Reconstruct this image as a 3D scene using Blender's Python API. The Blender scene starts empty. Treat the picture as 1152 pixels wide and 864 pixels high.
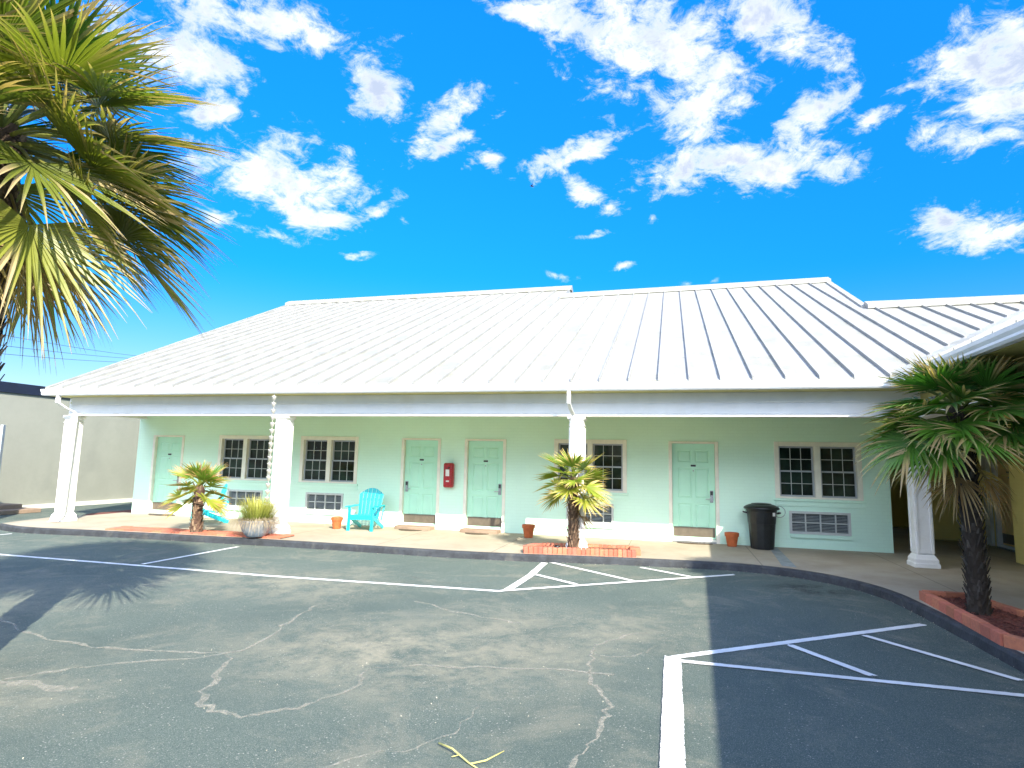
import bpy, math, random
from mathutils import Vector, Matrix
R=math.radians
C=bpy.context.scene.collection
scene=bpy.context.scene
GZ=-.09   # asphalt level
PZ=.04    # pavement level
YW=14.3   # face of the motel's front wall
random.seed(7)

# ------------------------------------------------------------------ materials
def new_mat(name):
    m=bpy.data.materials.new(name); m.use_nodes=True
    nt=m.node_tree; nt.nodes.clear()
    out=nt.nodes.new('ShaderNodeOutputMaterial'); b=nt.nodes.new('ShaderNodeBsdfPrincipled')
    nt.links.new(b.outputs[0],out.inputs[0])
    return m,nt,b
class N:
    """tiny node helper"""
    def __init__(s,nt): s.nt=nt
    def n(s,t,**k):
        x=s.nt.nodes.new(t)
        for a,v in k.items(): setattr(x,a,v)
        return x
    def l(s,a,b): s.nt.links.new(a,b)
    def pos(s): return s.n('ShaderNodeNewGeometry').outputs['Position']
    def noise(s,vec,scale,detail=4,rough=.55,dist=0):
        x=s.n('ShaderNodeTexNoise'); x.inputs['Scale'].default_value=scale; x.inputs['Detail'].default_value=detail
        x.inputs['Roughness'].default_value=rough; x.inputs['Distortion'].default_value=dist; s.l(vec,x.inputs['Vector']); return x.outputs[0]
    def ramp(s,v,a,b,c0=0,c1=1):
        x=s.n('ShaderNodeMapRange',interpolation_type='SMOOTHSTEP'); x.clamp=True
        x.inputs[1].default_value=a; x.inputs[2].default_value=b; x.inputs[3].default_value=c0; x.inputs[4].default_value=c1
        s.l(v,x.inputs[0]); return x.outputs[0]
    def mix(s,f,a,b,bt='MIX'):
        x=s.n('ShaderNodeMix',data_type='RGBA',blend_type=bt)
        for v,i in ((f,0),(a,6),(b,7)):
            if hasattr(v,'is_linked') or isinstance(v,bpy.types.NodeSocket): s.l(v,x.inputs[i])
            elif i==0: x.inputs[0].default_value=v
            else: x.inputs[i].default_value=(*v,1) if len(v)==3 else v
        return x.outputs[2]
    def math(s,op,a,b=0,c=0):
        x=s.n('ShaderNodeMath',operation=op)
        for i,v in enumerate((a,b,c)):
            if isinstance(v,bpy.types.NodeSocket): s.l(v,x.inputs[i])
            else: x.inputs[i].default_value=v
        return x.outputs[0]
    def vmath(s,op,a,b=(0,0,0)):
        x=s.n('ShaderNodeVectorMath',operation=op)
        for i,v in enumerate((a,b)):
            if isinstance(v,bpy.types.NodeSocket): s.l(v,x.inputs[i])
            else: x.inputs[i].default_value=v
        return x.outputs[0]
    def bump(s,h,strength,dist,b):
        x=s.n('ShaderNodeBump'); x.inputs['Strength'].default_value=strength; x.inputs['Distance'].default_value=dist
        s.l(h,x.inputs['Height']); s.l(x.outputs[0],b.inputs['Normal'])
def simple(name,col,rough=.5,var=.12,scale=6,bump=0,metal=0,spec=.5,dirt=None,coat=0):
    m,nt,b=new_mat(name); h=N(nt)
    p=h.n('ShaderNodeTexCoord').outputs['Object']
    n1=h.noise(p,scale,5); n2=h.noise(p,scale*7,3)
    lo=tuple(c*(1-var) for c in col); hi=tuple(min(1,c*(1+var)) for c in col)
    c=h.mix(h.ramp(n1,.3,.7),lo,hi)
    if dirt: c=h.mix(h.math('MULTIPLY',h.ramp(h.noise(p,scale*.45,6,.65),.52,.72),dirt[1]),c,dirt[0])
    h.l(c,b.inputs['Base Color']); b.inputs['Roughness'].default_value=rough; b.inputs['Metallic'].default_value=metal
    b.inputs['Specular IOR Level'].default_value=spec; b.inputs['Coat Weight'].default_value=coat
    h.l(h.ramp(n2,.2,.8,max(0,rough-.08),min(1,rough+.08)),b.inputs['Roughness'])
    if bump: h.bump(n2,bump,.01,b)
    return m
M={}
M['white']=simple('white_paint',(.8,.79,.77),.45,.04,5,.12,dirt=((.55,.52,.45),.35))
M['beam']=simple('beam_paint',(.78,.79,.8),.45,.03,3,.06,dirt=((.6,.58,.5),.25))
M['cream']=simple('cream_trim',(.84,.82,.70),.5,.05,6,.1)
M['ceil']=simple('porch_ceiling',(.66,.60,.24),.6,.06,3,.1)
M['gutter']=simple('gutter_metal',(.74,.76,.78),.35,.04,4,.05,dirt=((.5,.48,.42),.25))
M['flash']=simple('brown_flashing',(.16,.11,.09),.5,.2,5)
M['door']=simple('mint_door_paint',(.50,.86,.66),.4,.03,3,.05,dirt=((.46,.78,.60),.3))
M['tan_door']=simple('tan_door_paint',(.78,.52,.22),.5,.08,3,.05)
M['kick']=simple('kick_plate_metal',(.15,.125,.095),.4,.12,9,.05,metal=.3)
M['steel']=simple('brushed_steel',(.45,.46,.48),.3,.1,20,metal=.9)
M['dark']=simple('dark_metal',(.03,.035,.035),.45,.2,8)
M['alu']=simple('window_aluminium',(.40,.43,.46),.4,.06,8,metal=.2)
M['munt']=simple('window_bars',(.55,.58,.56),.5,.05,8)
M['terra']=simple('terracotta',(.46,.11,.03),.7,.15,14,.25)
M['chair']=simple('turquoise_plastic',(.01,.50,.56),.4,.05,9,.04)
M['bin']=simple('black_plastic',(.012,.014,.015),.38,.25,10,.1)
M['sticker']=simple('white_sticker',(.75,.75,.72),.5,.05,10)
M['bowl']=simple('glazed_blue_grey_pot',(.24,.28,.34),.35,.2,8,.1)
M['red']=simple('red_paint',(.36,.012,.015),.3,.15,8,.05,coat=.3)
M['soil']=simple('dark_soil',(.06,.035,.02),.9,.3,15,.6)
M['hose']=simple('black_pipe',(.012,.012,.012),.4,.2,10)
M['curb']=simple('asphalt_kerb',(.032,.036,.042),.85,.3,5,.5,dirt=((.11,.105,.09),.5))
M['step']=simple('step_concrete',(.27,.19,.135),.85,.1,8,.4)
M['mat']=simple('rubber_mat_and_shadow',(.07,.05,.03),.9,.2,20,.4)  # brown of the step mats and of the painted shadow patches
M['stucco']=simple('grey_stucco',(.23,.235,.20),.9,.04,1.2,.35,dirt=((.19,.195,.17),.6))
M['cap']=simple('dark_roof_cap',(.006,.009,.025),.5,.2,4)
M['offwhite']=simple('kerb_paint',(.6,.57,.5),.8,.1,4,.3)
M['wire']=simple('wire_black',(.08,.08,.09),.6,.1,4)
M['pale']=simple('pale_teal_board',(.42,.58,.58),.5,.05,4)
M['twig']=simple('yellow_twig',(.55,.50,.16),.7,.2,30,.2)
M['leaf_bits']=simple('dry_leaf_bits',(.50,.45,.34),.8,.35,9,.2)
M['drain']=simple('grey_drain_cover',(.22,.25,.25),.8,.15,7,.3)
M['chain']=simple('rain_chain_metal',(.62,.60,.55),.35,.1,20,metal=.5)
M['hedge']=simple('shrub_leaves',(.07,.12,.03),.6,.4,9)
M['bird']=simple('dark_feathers',(.02,.02,.02),.7,.2,9)
M['louvre']=simple('grille_louvres',(.30,.33,.33),.5,.1,9)
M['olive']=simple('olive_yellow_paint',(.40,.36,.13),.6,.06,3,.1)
M['seam']=simple('darker_seam',(.27,.27,.25),.6,.12,3,.1)  # slightly darker grey than the clean panels so the seam lines show
M['curtain']=simple('window_curtain',(.10,.13,.11),.9,.3,6)
def glass():
    m,nt,b=new_mat('window_glass'); h=N(nt); p=h.pos()
    n=h.noise(p,2.3,4); c=h.mix(h.ramp(n,.35,.7),(.006,.010,.010),(.022,.045,.035))
    h.l(c,b.inputs['Base Color']); b.inputs['Roughness'].default_value=.06; b.inputs['Specular IOR Level'].default_value=.3
    h.bump(h.noise(p,1.5,2),.05,.02,b)
    return m
M['glass']=glass()
def brick_wall(name,col,hi,depth=.25):
    m,nt,b=new_mat(name); h=N(nt); p=h.pos()
    s=h.n('ShaderNodeSeparateXYZ'); h.l(p,s.inputs[0])
    cmb=h.n('ShaderNodeCombineXYZ'); h.l(h.math('ADD',s.outputs[0],s.outputs[1]),cmb.inputs[0]); h.l(s.outputs[2],cmb.inputs[1])
    br=h.n('ShaderNodeTexBrick'); br.offset=.5
    for k,v in (('Scale',1),('Mortar Size',.006),('Mortar Smooth',.5),('Bias',0),('Brick Width',.205),('Row Height',.072)): br.inputs[k].default_value=v
    h.l(cmb.outputs[0],br.inputs['Vector'])
    br.inputs['Color1'].default_value=(*col,1); br.inputs['Color2'].default_value=(*hi,1); br.inputs['Mortar'].default_value=(*[c*.965 for c in col],1)
    n=h.noise(p,.8,6,.6); c=h.mix(h.ramp(n,.4,.75,0,.35),br.outputs[0],tuple(c*.88 for c in col))
    h.l(c,b.inputs['Base Color']); b.inputs['Roughness'].default_value=.62
    inv=h.math('SUBTRACT',1,br.outputs['Fac']); hh=h.math('ADD',inv,h.math('MULTIPLY',h.noise(p,45,3),.35))
    h.bump(hh,depth*.5,.008,b); return m
M['mint']=brick_wall('mint_painted_brick',(.68,.95,.78),(.69,.96,.79))
M['yellow']=brick_wall('yellow_painted_brick',(.86,.70,.24),(.88,.72,.25))
def red_brick():
    m,nt,b=new_mat('red_brick'); h=N(nt); p=h.pos()
    at=h.n('ShaderNodeAttribute',attribute_name='col'); n=h.noise(p,30,4)
    c=h.mix(h.ramp(n,.3,.7,0,.4),at.outputs[0],(.24,.09,.06)); h.l(c,b.inputs['Base Color']); b.inputs['Roughness'].default_value=.85
    h.bump(h.noise(p,90,3),.5,.006,b); return m
M['brick']=red_brick()
def roof_mat():
    m,nt,b=new_mat('white_standing_seam_metal'); h=N(nt); p=h.pos()
    s=h.n('ShaderNodeSeparateXYZ'); h.l(p,s.inputs[0])
    st=h.vmath('MULTIPLY',p,(3.0,.35,.6)); n=h.noise(st,1.0,6,.65); n2=h.noise(p,1.3,6,.7); n3=h.noise(p,9,4,.7)
    c=h.mix(h.ramp(n,.42,.72,0,.55),(.31,.31,.285),(.20,.195,.145))
    low=h.ramp(s.outputs[1],12,20,1,.4)
    c=h.mix(h.math('MULTIPLY',h.ramp(n2,.46,.64,0,.6),low),c,(.20,.19,.13))
    c=h.mix(h.ramp(n3,.62,.70,0,.6),c,(.13,.125,.10))
    h.l(c,b.inputs['Base Color']); b.inputs['Roughness'].default_value=.45; b.inputs['Metallic'].default_value=0
    h.bump(h.noise(p,2.5,2),.08,.03,b); return m
M['roof']=roof_mat()
def concrete():
    m,nt,b=new_mat('pavement_concrete'); h=N(nt); p=h.pos()
    n=h.noise(p,1.1,7,.65); n2=h.noise(p,14,5,.7)
    c=h.mix(h.ramp(n,.3,.7),(.29,.245,.18),(.38,.335,.255))
    c=h.mix(h.ramp(h.noise(p,.55,6,.7),.52,.68,0,.5),c,(.19,.155,.11))
    c=h.mix(h.ramp(n2,.62,.72,0,.4),c,(.24,.21,.17))
    s=h.n('ShaderNodeSeparateXYZ'); h.l(p,s.inputs[0])
    d=h.math('ABSOLUTE',h.math('SUBTRACT',h.math('FRACT',h.math('MULTIPLY',h.math('ADD',s.outputs[0],50.13),1/2.4)),.5))
    c=h.mix(h.ramp(d,.002,.006,.65,0),c,(.12,.10,.08))
    h.l(c,b.inputs['Base Color']); b.inputs['Roughness'].default_value=.9
    h.bump(h.noise(p,60,4),.4,.005,b); return m
M['concrete']=concrete()
def asphalt():
    m,nt,b=new_mat('worn_asphalt'); h=N(nt); p=h.pos()
    fine=h.noise(p,110,3,.8); mid=h.noise(p,34,6,.8); big=h.noise(p,.45,6,.62,.4)
    vo=h.n('ShaderNodeTexVoronoi'); vo.inputs['Scale'].default_value=75; h.l(p,vo.inputs['Vector'])
    vo2=h.n('ShaderNodeTexVoronoi'); vo2.inputs['Scale'].default_value=26; h.l(h.vmath('ADD',p,(3,1,0)),vo2.inputs['Vector'])
    c=h.mix(h.ramp(fine,.36,.64),(.052,.086,.076),(.138,.168,.142))
    c=h.mix(h.ramp(mid,.48,.70,0,.5),c,(.18,.195,.155))
    c=h.mix(h.ramp(mid,.30,.46,.5,0),c,(.024,.048,.046))
    c=h.mix(h.ramp(big,.42,.62,0,.3),c,(.040,.070,.064))
    c=h.mix(h.ramp(h.noise(p,.9,8,.78,.5),.48,.66,0,.55),c,(.23,.225,.17))
    for (cx,cy,r,a) in ((-2.6,5.6,1.7,.8),(-5.4,8.1,1.6,.65),(-6.0,3.6,1.6,.55),(-1.2,7.0,1.5,.5),(-8.0,6.2,1.5,.35)):
        v=h.vmath('SUBTRACT',p,(cx,cy,GZ)); v=h.vmath('MULTIPLY',v,(.6/r,1/r,0))
        ln=h.n('ShaderNodeVectorMath',operation='LENGTH'); h.l(v,ln.inputs[0])
        k=h.math('MULTIPLY',h.ramp(ln.outputs['Value'],.1,1.0,a,0),h.ramp(h.noise(p,1.9,10,.82,.3),.36,.66))
        c=h.mix(k,c,(.34,.31,.22))
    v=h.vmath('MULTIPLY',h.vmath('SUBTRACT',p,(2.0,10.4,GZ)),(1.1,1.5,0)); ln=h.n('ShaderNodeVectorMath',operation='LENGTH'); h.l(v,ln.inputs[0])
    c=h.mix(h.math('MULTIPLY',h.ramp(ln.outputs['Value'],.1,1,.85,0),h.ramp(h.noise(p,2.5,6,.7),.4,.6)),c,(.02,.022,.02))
    # single pale and dark stones of the aggregate
    c=h.mix(h.ramp(vo.outputs['Distance'],.14,.30,.55,0),c,(.36,.36,.31))
    c=h.mix(h.math('MULTIPLY',h.ramp(vo2.outputs['Distance'],.10,.2,.7,0),h.ramp(h.noise(p,3,3),.45,.6)),c,(.42,.41,.35))
    h.l(c,b.inputs['Base Color']); b.inputs['Roughness'].default_value=.88; b.inputs['Specular IOR Level'].default_value=.3
    h.bump(h.math('ADD',fine,h.math('MULTIPLY',mid,1.0)),1.0,.012,b); return m
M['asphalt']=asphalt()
def worn(name,col,edge=True,lo=.38,hi=.62,scale=9,amount=1.0,rough=.7):
    """worn layer: breaks up into what lies below"""
    m,nt,b=new_mat(name); h=N(nt); p=h.pos()
    n=h.noise(p,scale,7,.75); a=h.n('ShaderNodeAttribute',attribute_name='col')
    s=h.n('ShaderNodeSeparateColor'); h.l(a.outputs[0],s.inputs[0])
    v=h.math('ADD',n,h.math('MULTIPLY',h.math('SUBTRACT',s.outputs[0],.5),.45)) if edge else n
    al=h.math('MULTIPLY',h.ramp(v,lo,hi),amount)
    c=h.mix(h.ramp(h.noise(p,3,5),.3,.7),tuple(x*.82 for x in col),col); h.l(c,b.inputs['Base Color']); b.inputs['Roughness'].default_value=rough
    h.l(al,b.inputs['Alpha']); return m
M['line']=worn('worn_white_road_paint',(.74,.74,.70),True,.38,.52,20)
M['crack']=worn('dusty_crack_fill',(.36,.34,.27),True,.50,.86,26,.62,.95)
M['mulch']=simple('red_mulch',(.15,.045,.03),.9,.5,24,.9)
def leafmat(name,trans=.35):
    m,nt,b=new_mat(name); h=N(nt)
    at=h.n('ShaderNodeAttribute',attribute_name='col'); p=h.pos(); n=h.noise(p,18,3)
    c=h.mix(h.ramp(n,.3,.7,0,.25),at.outputs[0],(.03,.05,.01),'MULTIPLY'); h.l(at.outputs[0],b.inputs['Base Color'])
    b.inputs['Roughness'].default_value=.42; b.inputs['Specular IOR Level'].default_value=.45
    t=h.n('ShaderNodeBsdfTranslucent'); h.l(h.mix(1,at.outputs[0],(1.25,1.25,.5),'MULTIPLY'),t.inputs[0])
    mx=h.n('ShaderNodeMixShader'); mx.inputs[0].default_value=trans; h.l(b.outputs[0],mx.inputs[1]); h.l(t.outputs[0],mx.inputs[2])
    out=[x for x in nt.nodes if x.type=='OUTPUT_MATERIAL'][0]; h.l(mx.outputs[0],out.inputs[0]); return m
M['frond']=leafmat('palm_frond'); M['grass']=leafmat('grass_blade',.25)
def bark():
    m,nt,b=new_mat('palm_trunk_fibre'); h=N(nt); p=h.pos(); at=h.n('ShaderNodeAttribute',attribute_name='col')
    n=h.noise(h.vmath('MULTIPLY',p,(30,30,8)),1,5,.7)
    c=h.mix(h.ramp(n,.3,.7,0,.7),at.outputs[0],(.03,.02,.012)); h.l(c,b.inputs['Base Color']); b.inputs['Roughness'].default_value=.9
    h.bump(n,.8,.02,b); return m
M['bark']=bark()

# ------------------------------------------------------------------ mesh builder
class MB:
    def __init__(s): s.v=[]; s.f=[]; s.c=[]
    def add(s,vs,fs,col=(1,1,1),mat=None):
        o=len(s.v)
        for i,p in enumerate(vs):
            s.v.append(tuple(mat@Vector(p)) if mat else tuple(p)); s.c.append(col[i] if isinstance(col,list) else col)
        s.f+= [tuple(o+i for i in f) for f in fs]
    def box(s,a,b,col=(1,1,1),mat=None):
        x0,y0,z0=a; x1,y1,z1=b
        s.add([(x0,y0,z0),(x1,y0,z0),(x1,y1,z0),(x0,y1,z0),(x0,y0,z1),(x1,y0,z1),(x1,y1,z1),(x0,y1,z1)],
              [(0,3,2,1),(4,5,6,7),(0,1,5,4),(1,2,6,5),(2,3,7,6),(3,0,4,7)],col,mat)
    def prism(s,poly,z0,z1,col=(1,1,1),mat=None):
        n=len(poly); a=sum(poly[i][0]*poly[(i+1)%n][1]-poly[(i+1)%n][0]*poly[i][1] for i in range(n))
        if a<0: poly=poly[::-1]
        s.add([(x,y,z0) for x,y in poly]+[(x,y,z1) for x,y in poly],[tuple(range(n))[::-1],tuple(range(n,2*n))]+[(i,(i+1)%n,n+(i+1)%n,n+i) for i in range(n)],col,mat)
    def loft(s,rings,col=(1,1,1),cap=True,mat=None,close=True):
        n=len(rings[0]); vs=[p for r in rings for p in r]; fs=[]
        for k in range(len(rings)-1):
            for i in range(n if close else n-1): fs.append((k*n+i,k*n+(i+1)%n,(k+1)*n+(i+1)%n,(k+1)*n+i))
        if cap: fs+=[tuple(range(n))[::-1],tuple(range((len(rings)-1)*n,len(rings)*n))]
        s.add(vs,fs,col,mat)
    def tube(s,pts,rad,n=8,col=(1,1,1),cap=True,mat=None):
        pts=[Vector(p) for p in pts]; rings=[]
        up=Vector((0,0,1))
        for i,p in enumerate(pts):
            t=(pts[min(i+1,len(pts)-1)]-pts[max(i-1,0)]).normalized()
            ref=up if abs(t.dot(up))<.95 else Vector((1,0,0))
            a=t.cross(ref).normalized(); b=t.cross(a).normalized()
            r=rad[i] if isinstance(rad,(list,tuple)) else rad
            rings.append([p+(a*math.cos(2*math.pi*k/n)+b*math.sin(2*math.pi*k/n))*r for k in range(n)])
        s.loft(rings,col,cap,mat)
    def lathe(s,prof,n=20,c=(0,0,0),col=(1,1,1),mat=None,cap=True):
        s.loft([[(c[0]+r*math.cos(2*math.pi*k/n),c[1]+r*math.sin(2*math.pi*k/n),c[2]+z) for k in range(n)] for r,z in prof],col,cap,mat)
    def build(s,name,mat,parent=None,smooth=False,bevel=0):
        me=bpy.data.meshes.new(name); me.from_pydata(s.v,[],s.f)
        at=me.color_attributes.new('col','FLOAT_COLOR','POINT')
        at.data.foreach_set('color',[x for c in s.c for x in (c[0],c[1],c[2],1)])
        me.materials.append(mat); me.update()
        if smooth: me.polygons.foreach_set('use_smooth',[True]*len(me.polygons))
        o=bpy.data.objects.new(name,me); C.objects.link(o)
        if bevel:
            b=o.modifiers.new('bevel','BEVEL'); b.width=bevel; b.segments=2; b.limit_method='ANGLE'; b.angle_limit=R(40)
        if parent: o.parent=parent
        return o
def thing(name,label,cat,loc=(0,0,0),rz=0,group=None):
    o=bpy.data.objects.new(name,None); C.objects.link(o); o.location=loc; o.rotation_euler=(0,0,rz); o.empty_display_size=.2
    o['label']=label; o['category']=cat
    if group: o['group']=group
    return o
def tag(o,label,cat,group=None):
    o['label']=label; o['category']=cat
    if group: o['group']=group
    return o
def struct(o): o['kind']='structure'; return o
def stuff(o): o['kind']='stuff'; return o
def dup(o,parent=None):
    c=o.copy(); C.objects.link(c)
    if parent: c.parent=parent
    for ch in [x for x in list(C.objects) if x.parent==o]: dup(ch,c)
    return c

# ------------------------------------------------------------------ ground
def smooth_line(P,k=8):
    out=[]
    for i in range(len(P)-1):
        p0=P[max(i-1,0)];p1=P[i];p2=P[i+1];p3=P[min(i+2,len(P)-1)]
        for j in range(k):
            t=j/k
            out.append(tuple(.5*((2*p1[a])+(-p0[a]+p2[a])*t+(2*p0[a]-5*p1[a]+4*p2[a]-p3[a])*t*t+(-p0[a]+3*p1[a]-3*p2[a]+p3[a])*t**3) for a in (0,1)))
    out.append(P[-1]); return out
def offset(P,d):
    out=[]
    for i,p in enumerate(P):
        a=P[max(i-1,0)]; b=P[min(i+1,len(P)-1)]; t=Vector((b[0]-a[0],b[1]-a[1])).normalized()
        out.append((p[0]-t.y*d,p[1]+t.x*d))
    return out
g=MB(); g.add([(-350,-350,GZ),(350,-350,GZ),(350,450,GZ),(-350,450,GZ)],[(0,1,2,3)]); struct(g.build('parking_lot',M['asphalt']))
KP=[(-15.35,11.0),(-14.16,10.72),(-12.2,10.88),(-10,11.0),(-7.5,11.1),(-5.5,11.1),(-4.2,11.1),(-2.9,11.2),(-1.9,11.38),(-.9,11.52),(.6,11.66),(1.3,11.6),(1.9,11.38),(2.37,11.02),(2.72,10.5),(2.92,9.9),(3.0,9.2),(3.06,8.2),(3.11,7),(3.17,5),(3.27,2),(3.4,-2),(3.7,-12)]
K=smooth_line(KP,6); KI=offset(K,.095)
kb=MB()
n=len(K); rings=[]
rr=random.Random(3)
for i in range(n):
    o_=K[i]; q=KI[i]; w=rr.uniform(-.008,.008)
    rings.append([(o_[0]-(q[0]-o_[0])*.12,o_[1]-(q[1]-o_[1])*.12,GZ-.02),(o_[0]+w,o_[1]+w,PZ-.035),(o_[0]+(q[0]-o_[0])*.25,o_[1]+(q[1]-o_[1])*.25,PZ-.004+w*.3),(q[0],q[1],PZ-.003),(q[0],q[1],GZ-.02)])
kb.loft([r[::-1] for r in rings],close=True); struct(kb.build('kerb',M['curb']))
pv=MB(); poly=KI+[(22,-12),(22,27),(4.2,27),(4.2,14.35),(-15.3,14.35),(-15.3,13.3),(-15.75,12.8)]
pv.prism([(x,y) for x,y in poly],GZ-.05,PZ); struct(pv.build('pavement',M['concrete']))
dr=MB(); dr.prism([(1.93,14.25),(2.10,14.25),(2.02,11.62),(1.80,11.72)],PZ-.01,PZ+.004); struct(dr.build('drain_strip',M['drain']))
mb=MB(); mb.prism([(-15.8,13.4),(-15.3,13.35),(-15.3,17),(-16.4,17),(-16.3,14.2)],GZ-.02,GZ+.07); struct(mb.build('mulch_bed',M['mulch']))

def stripe(P,w,seed=0,dash=None):
    """a painted strip along P with a ragged edge; the colour attribute is 1 inside and 0 at the rim"""
    rnd=random.Random(seed); pts=[]
    for i in range(len(P)-1):
        a=Vector(P[i]); b=Vector(P[i+1]); L=(b-a).length; k=max(1,int(L/.08))
        for j in range(k): pts.append(a+(b-a)*j/k)
    pts.append(Vector(P[-1])); m=MB(); vs=[];cs=[];n=len(pts)
    for i,p in enumerate(pts):
        t=(pts[min(i+1,n-1)]-pts[max(i-1,0)]).normalized(); s=Vector((-t.y,t.x)); h=w[i*(len(w)-1)//(n-1)]/2 if isinstance(w,list) else w/2
        e=0. if i in (0,n-1) else 1.
        for q,cc in ((-1,.25),(-.8,e),(.8,e),(1,.25)):
            d=q*h*(1+rnd.uniform(-.05,.05)); vs.append((p.x+s.x*d,p.y+s.y*d,GZ+.004)); cs.append((cc,cc,cc))
    m.add(vs,[(i*4+k,i*4+4+k,i*4+5+k,i*4+1+k) for i in range(n-1) for k in range(3)],cs); return m
def paint(P,w,seed,z=0):
    m=stripe(P,w,seed); m.v=[(x,y,zz+z) for x,y,zz in m.v]; struct(m.build('painted_line',M['line']))
paint([(-18.5,8.35),(-11.6,8.42),(-6.1,8.42),(-2.35,8.62)],.10,1)
paint([(-8.59,8.5),(-8.51,10.80)],.09,2,.003)
paint([(-14.4,8.45),(-14.2,10.55)],.09,3,.003)
paint([(-2.33,8.64),(-2.27,9.9),(-2.30,11.25)],.13,4,.003)
paint([(-2.42,8.60),(-.7,9.93),(1.0,11.25)],.10,5,.006)
paint([(-2.2,11.30),(-.62,10.05)],.10,6,.003)
paint([(-2.26,10.06),(-1.42,9.44)],.10,7,.006)
paint([(-.62,11.40),(.27,10.76)],.10,8,.003)
paint([(-.06,6.31),(1.4,7.45),(2.90,8.62)],.10,9,.003)
paint([(-.02,6.24),(3.0,6.24)],.085,10,.006)
paint([(1.12,7.16),(1.72,6.33)],.09,11,.009)
paint([(2.0,7.82),(2.97,6.63)],.085,12,.009)
paint([(-.03,6.35),(-.03,4.1),(-.12,0),(-.2,-6)],.16,13,.009)
def wiggle(P,seed,amp=.07,k=7):
    rnd=random.Random(seed); Q=smooth_line(P,k); return [(x+rnd.uniform(-amp,amp)*.5,y+rnd.uniform(-amp,amp)*.5) for x,y in Q]
CR=[([(-5.31,3.98),(-4.94,4.44),(-4.04,5.18),(-4.2,6.24),(-4.35,7.07)],.05),([(-7.5,5.4),(-5.8,4.9),(-4.6,5.0),(-4.04,5.18)],.05),
 ([(-4.03,5.13),(-3.71,4.5),(-3.44,4.1),(-3.09,3.96),(-2.74,4.21),(-2.55,4.78),(-2.58,5.22),(-1.55,5.52),(-.46,5.73)],.05),
 ([(-.64,3.3),(-.64,3.94),(-.54,4.47),(-.52,5.05),(-.74,5.48),(-.78,6.23),(-.78,6.53),(-.3,7.2)],.05),([(-3.34,7.71),(-2.5,7.26),(-1.67,7.05)],.05),
 ([(-5.9,3.6),(-5.2,3.95),(-4.5,4.0)],.12),([(-4.3,9.3),(-3.3,8.9),(-2.4,9.6),(-1.2,9.9)],.025),
 ([(-2.2,3.2),(-1.9,3.7),(-1.5,4.1),(-1.45,4.7)],.02),([(-.78,6.2),(-.4,6.25),(-.15,6.7)],.03)]
for i,(P,w) in enumerate(CR):
    m=stripe([Vector(p) for p in wiggle(P,i,.08)],[w*random.Random(i*9+j).uniform(.25,1.5) for j in range(22)],i+30)
    m.v=[(x,y,z-.002) for x,y,z in m.v]; struct(m.build('ground_crack',M['crack']))
# debris
lb=MB(); rnd=random.Random(11)
for i in range(520):
    if i<180: x=rnd.uniform(-6,2.5);y=rnd.uniform(3,8)
    else:
        k=rnd.randrange(len(K)-18); x=K[k][0]+rnd.gauss(0,.08); y=K[k][1]-abs(rnd.gauss(.03,.10)); 
        if K[k][0]>2.7: x=K[k][0]-abs(rnd.gauss(.03,.08)); y=K[k][1]+rnd.uniform(-.2,.2)
    a=rnd.uniform(0,6.28); s_=rnd.uniform(.004,.011); c_,s2=math.cos(a)*s_,math.sin(a)*s_
    cc=rnd.choice([(.4,.36,.25),(.5,.48,.4),(.2,.13,.06)])
    lb.add([(x-c_,y-s2,GZ+.006),(x+s2*.4,y-c_*.4,GZ+.012),(x+c_,y+s2,GZ+.007),(x-s2*.4,y+c_*.4,GZ+.014)],[(0,1,2,3)],cc)
stuff(lb.build('leaf_litter',M['leaf_bits']))
tw=MB(); tw.tube([(-1.50,3.97,GZ+.02),(-1.38,3.90,GZ+.03),(-1.24,3.80,GZ+.012),(-1.12,3.72,GZ+.01)],[.006,.006,.005,.003],6)
tw.tube([(-1.22,3.79,GZ+.012),(-1.14,3.84,GZ+.02),(-1.06,3.97,GZ+.03)],[.005,.005,.003],6); tw.tube([(-1.32,3.86,GZ+.02),(-1.36,3.83,GZ+.015)],.003,5)
tag(tw.build('twig',M['twig'],smooth=True),'forked yellow twig lying on the sunlit asphalt in the foreground','twig')

# ------------------------------------------------------------------ motel building
motel=thing('motel_building','long mint green brick motel building with white metal roof and porch','building',(0,0,0))
def holed_wall(mbr,x0,x1,z0,z1,holes,y,back):
    xs=sorted({x0,x1}|{h[0] for h in holes}|{h[1] for h in holes}); zs=sorted({z0,z1}|{h[2] for h in holes}|{h[3] for h in holes})
    for i in range(len(xs)-1):
        for j in range(len(zs)-1):
            cx=(xs[i]+xs[i+1])/2; cz=(zs[j]+zs[j+1])/2
            if any(h[0]<cx<h[1] and h[2]<cz<h[3] for h in holes): continue
            mbr.add([(xs[i],y,zs[j]),(xs[i+1],y,zs[j]),(xs[i+1],y,zs[j+1]),(xs[i],y,zs[j+1])],[(0,1,2,3)])
    for a,b,c,d in holes:
        mbr.add([(a,y,c),(b,y,c),(b,y,d),(a,y,d),(a,back,c),(b,back,c),(b,back,d),(a,back,d)],[(0,4,5,1),(1,5,6,2),(2,6,7,3),(3,7,4,0)])
DX=[(-14.32,-13.41,'r'),(-6.59,-5.69,'l'),(-4.90,-4.0,'r'),(-.03,.88,'r')]
WX=[-12.15,-9.57,-2.72,2.13]; WW=1.66; WZ0,WZ1=1.07,2.26
AC=[(-11.75,-10.68),(-9.33,-8.26),(-2.42,-1.35),(2.38,3.54)]; AZ0,AZ1=.35,.80
DZ0,DZ1=.13,2.21
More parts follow.
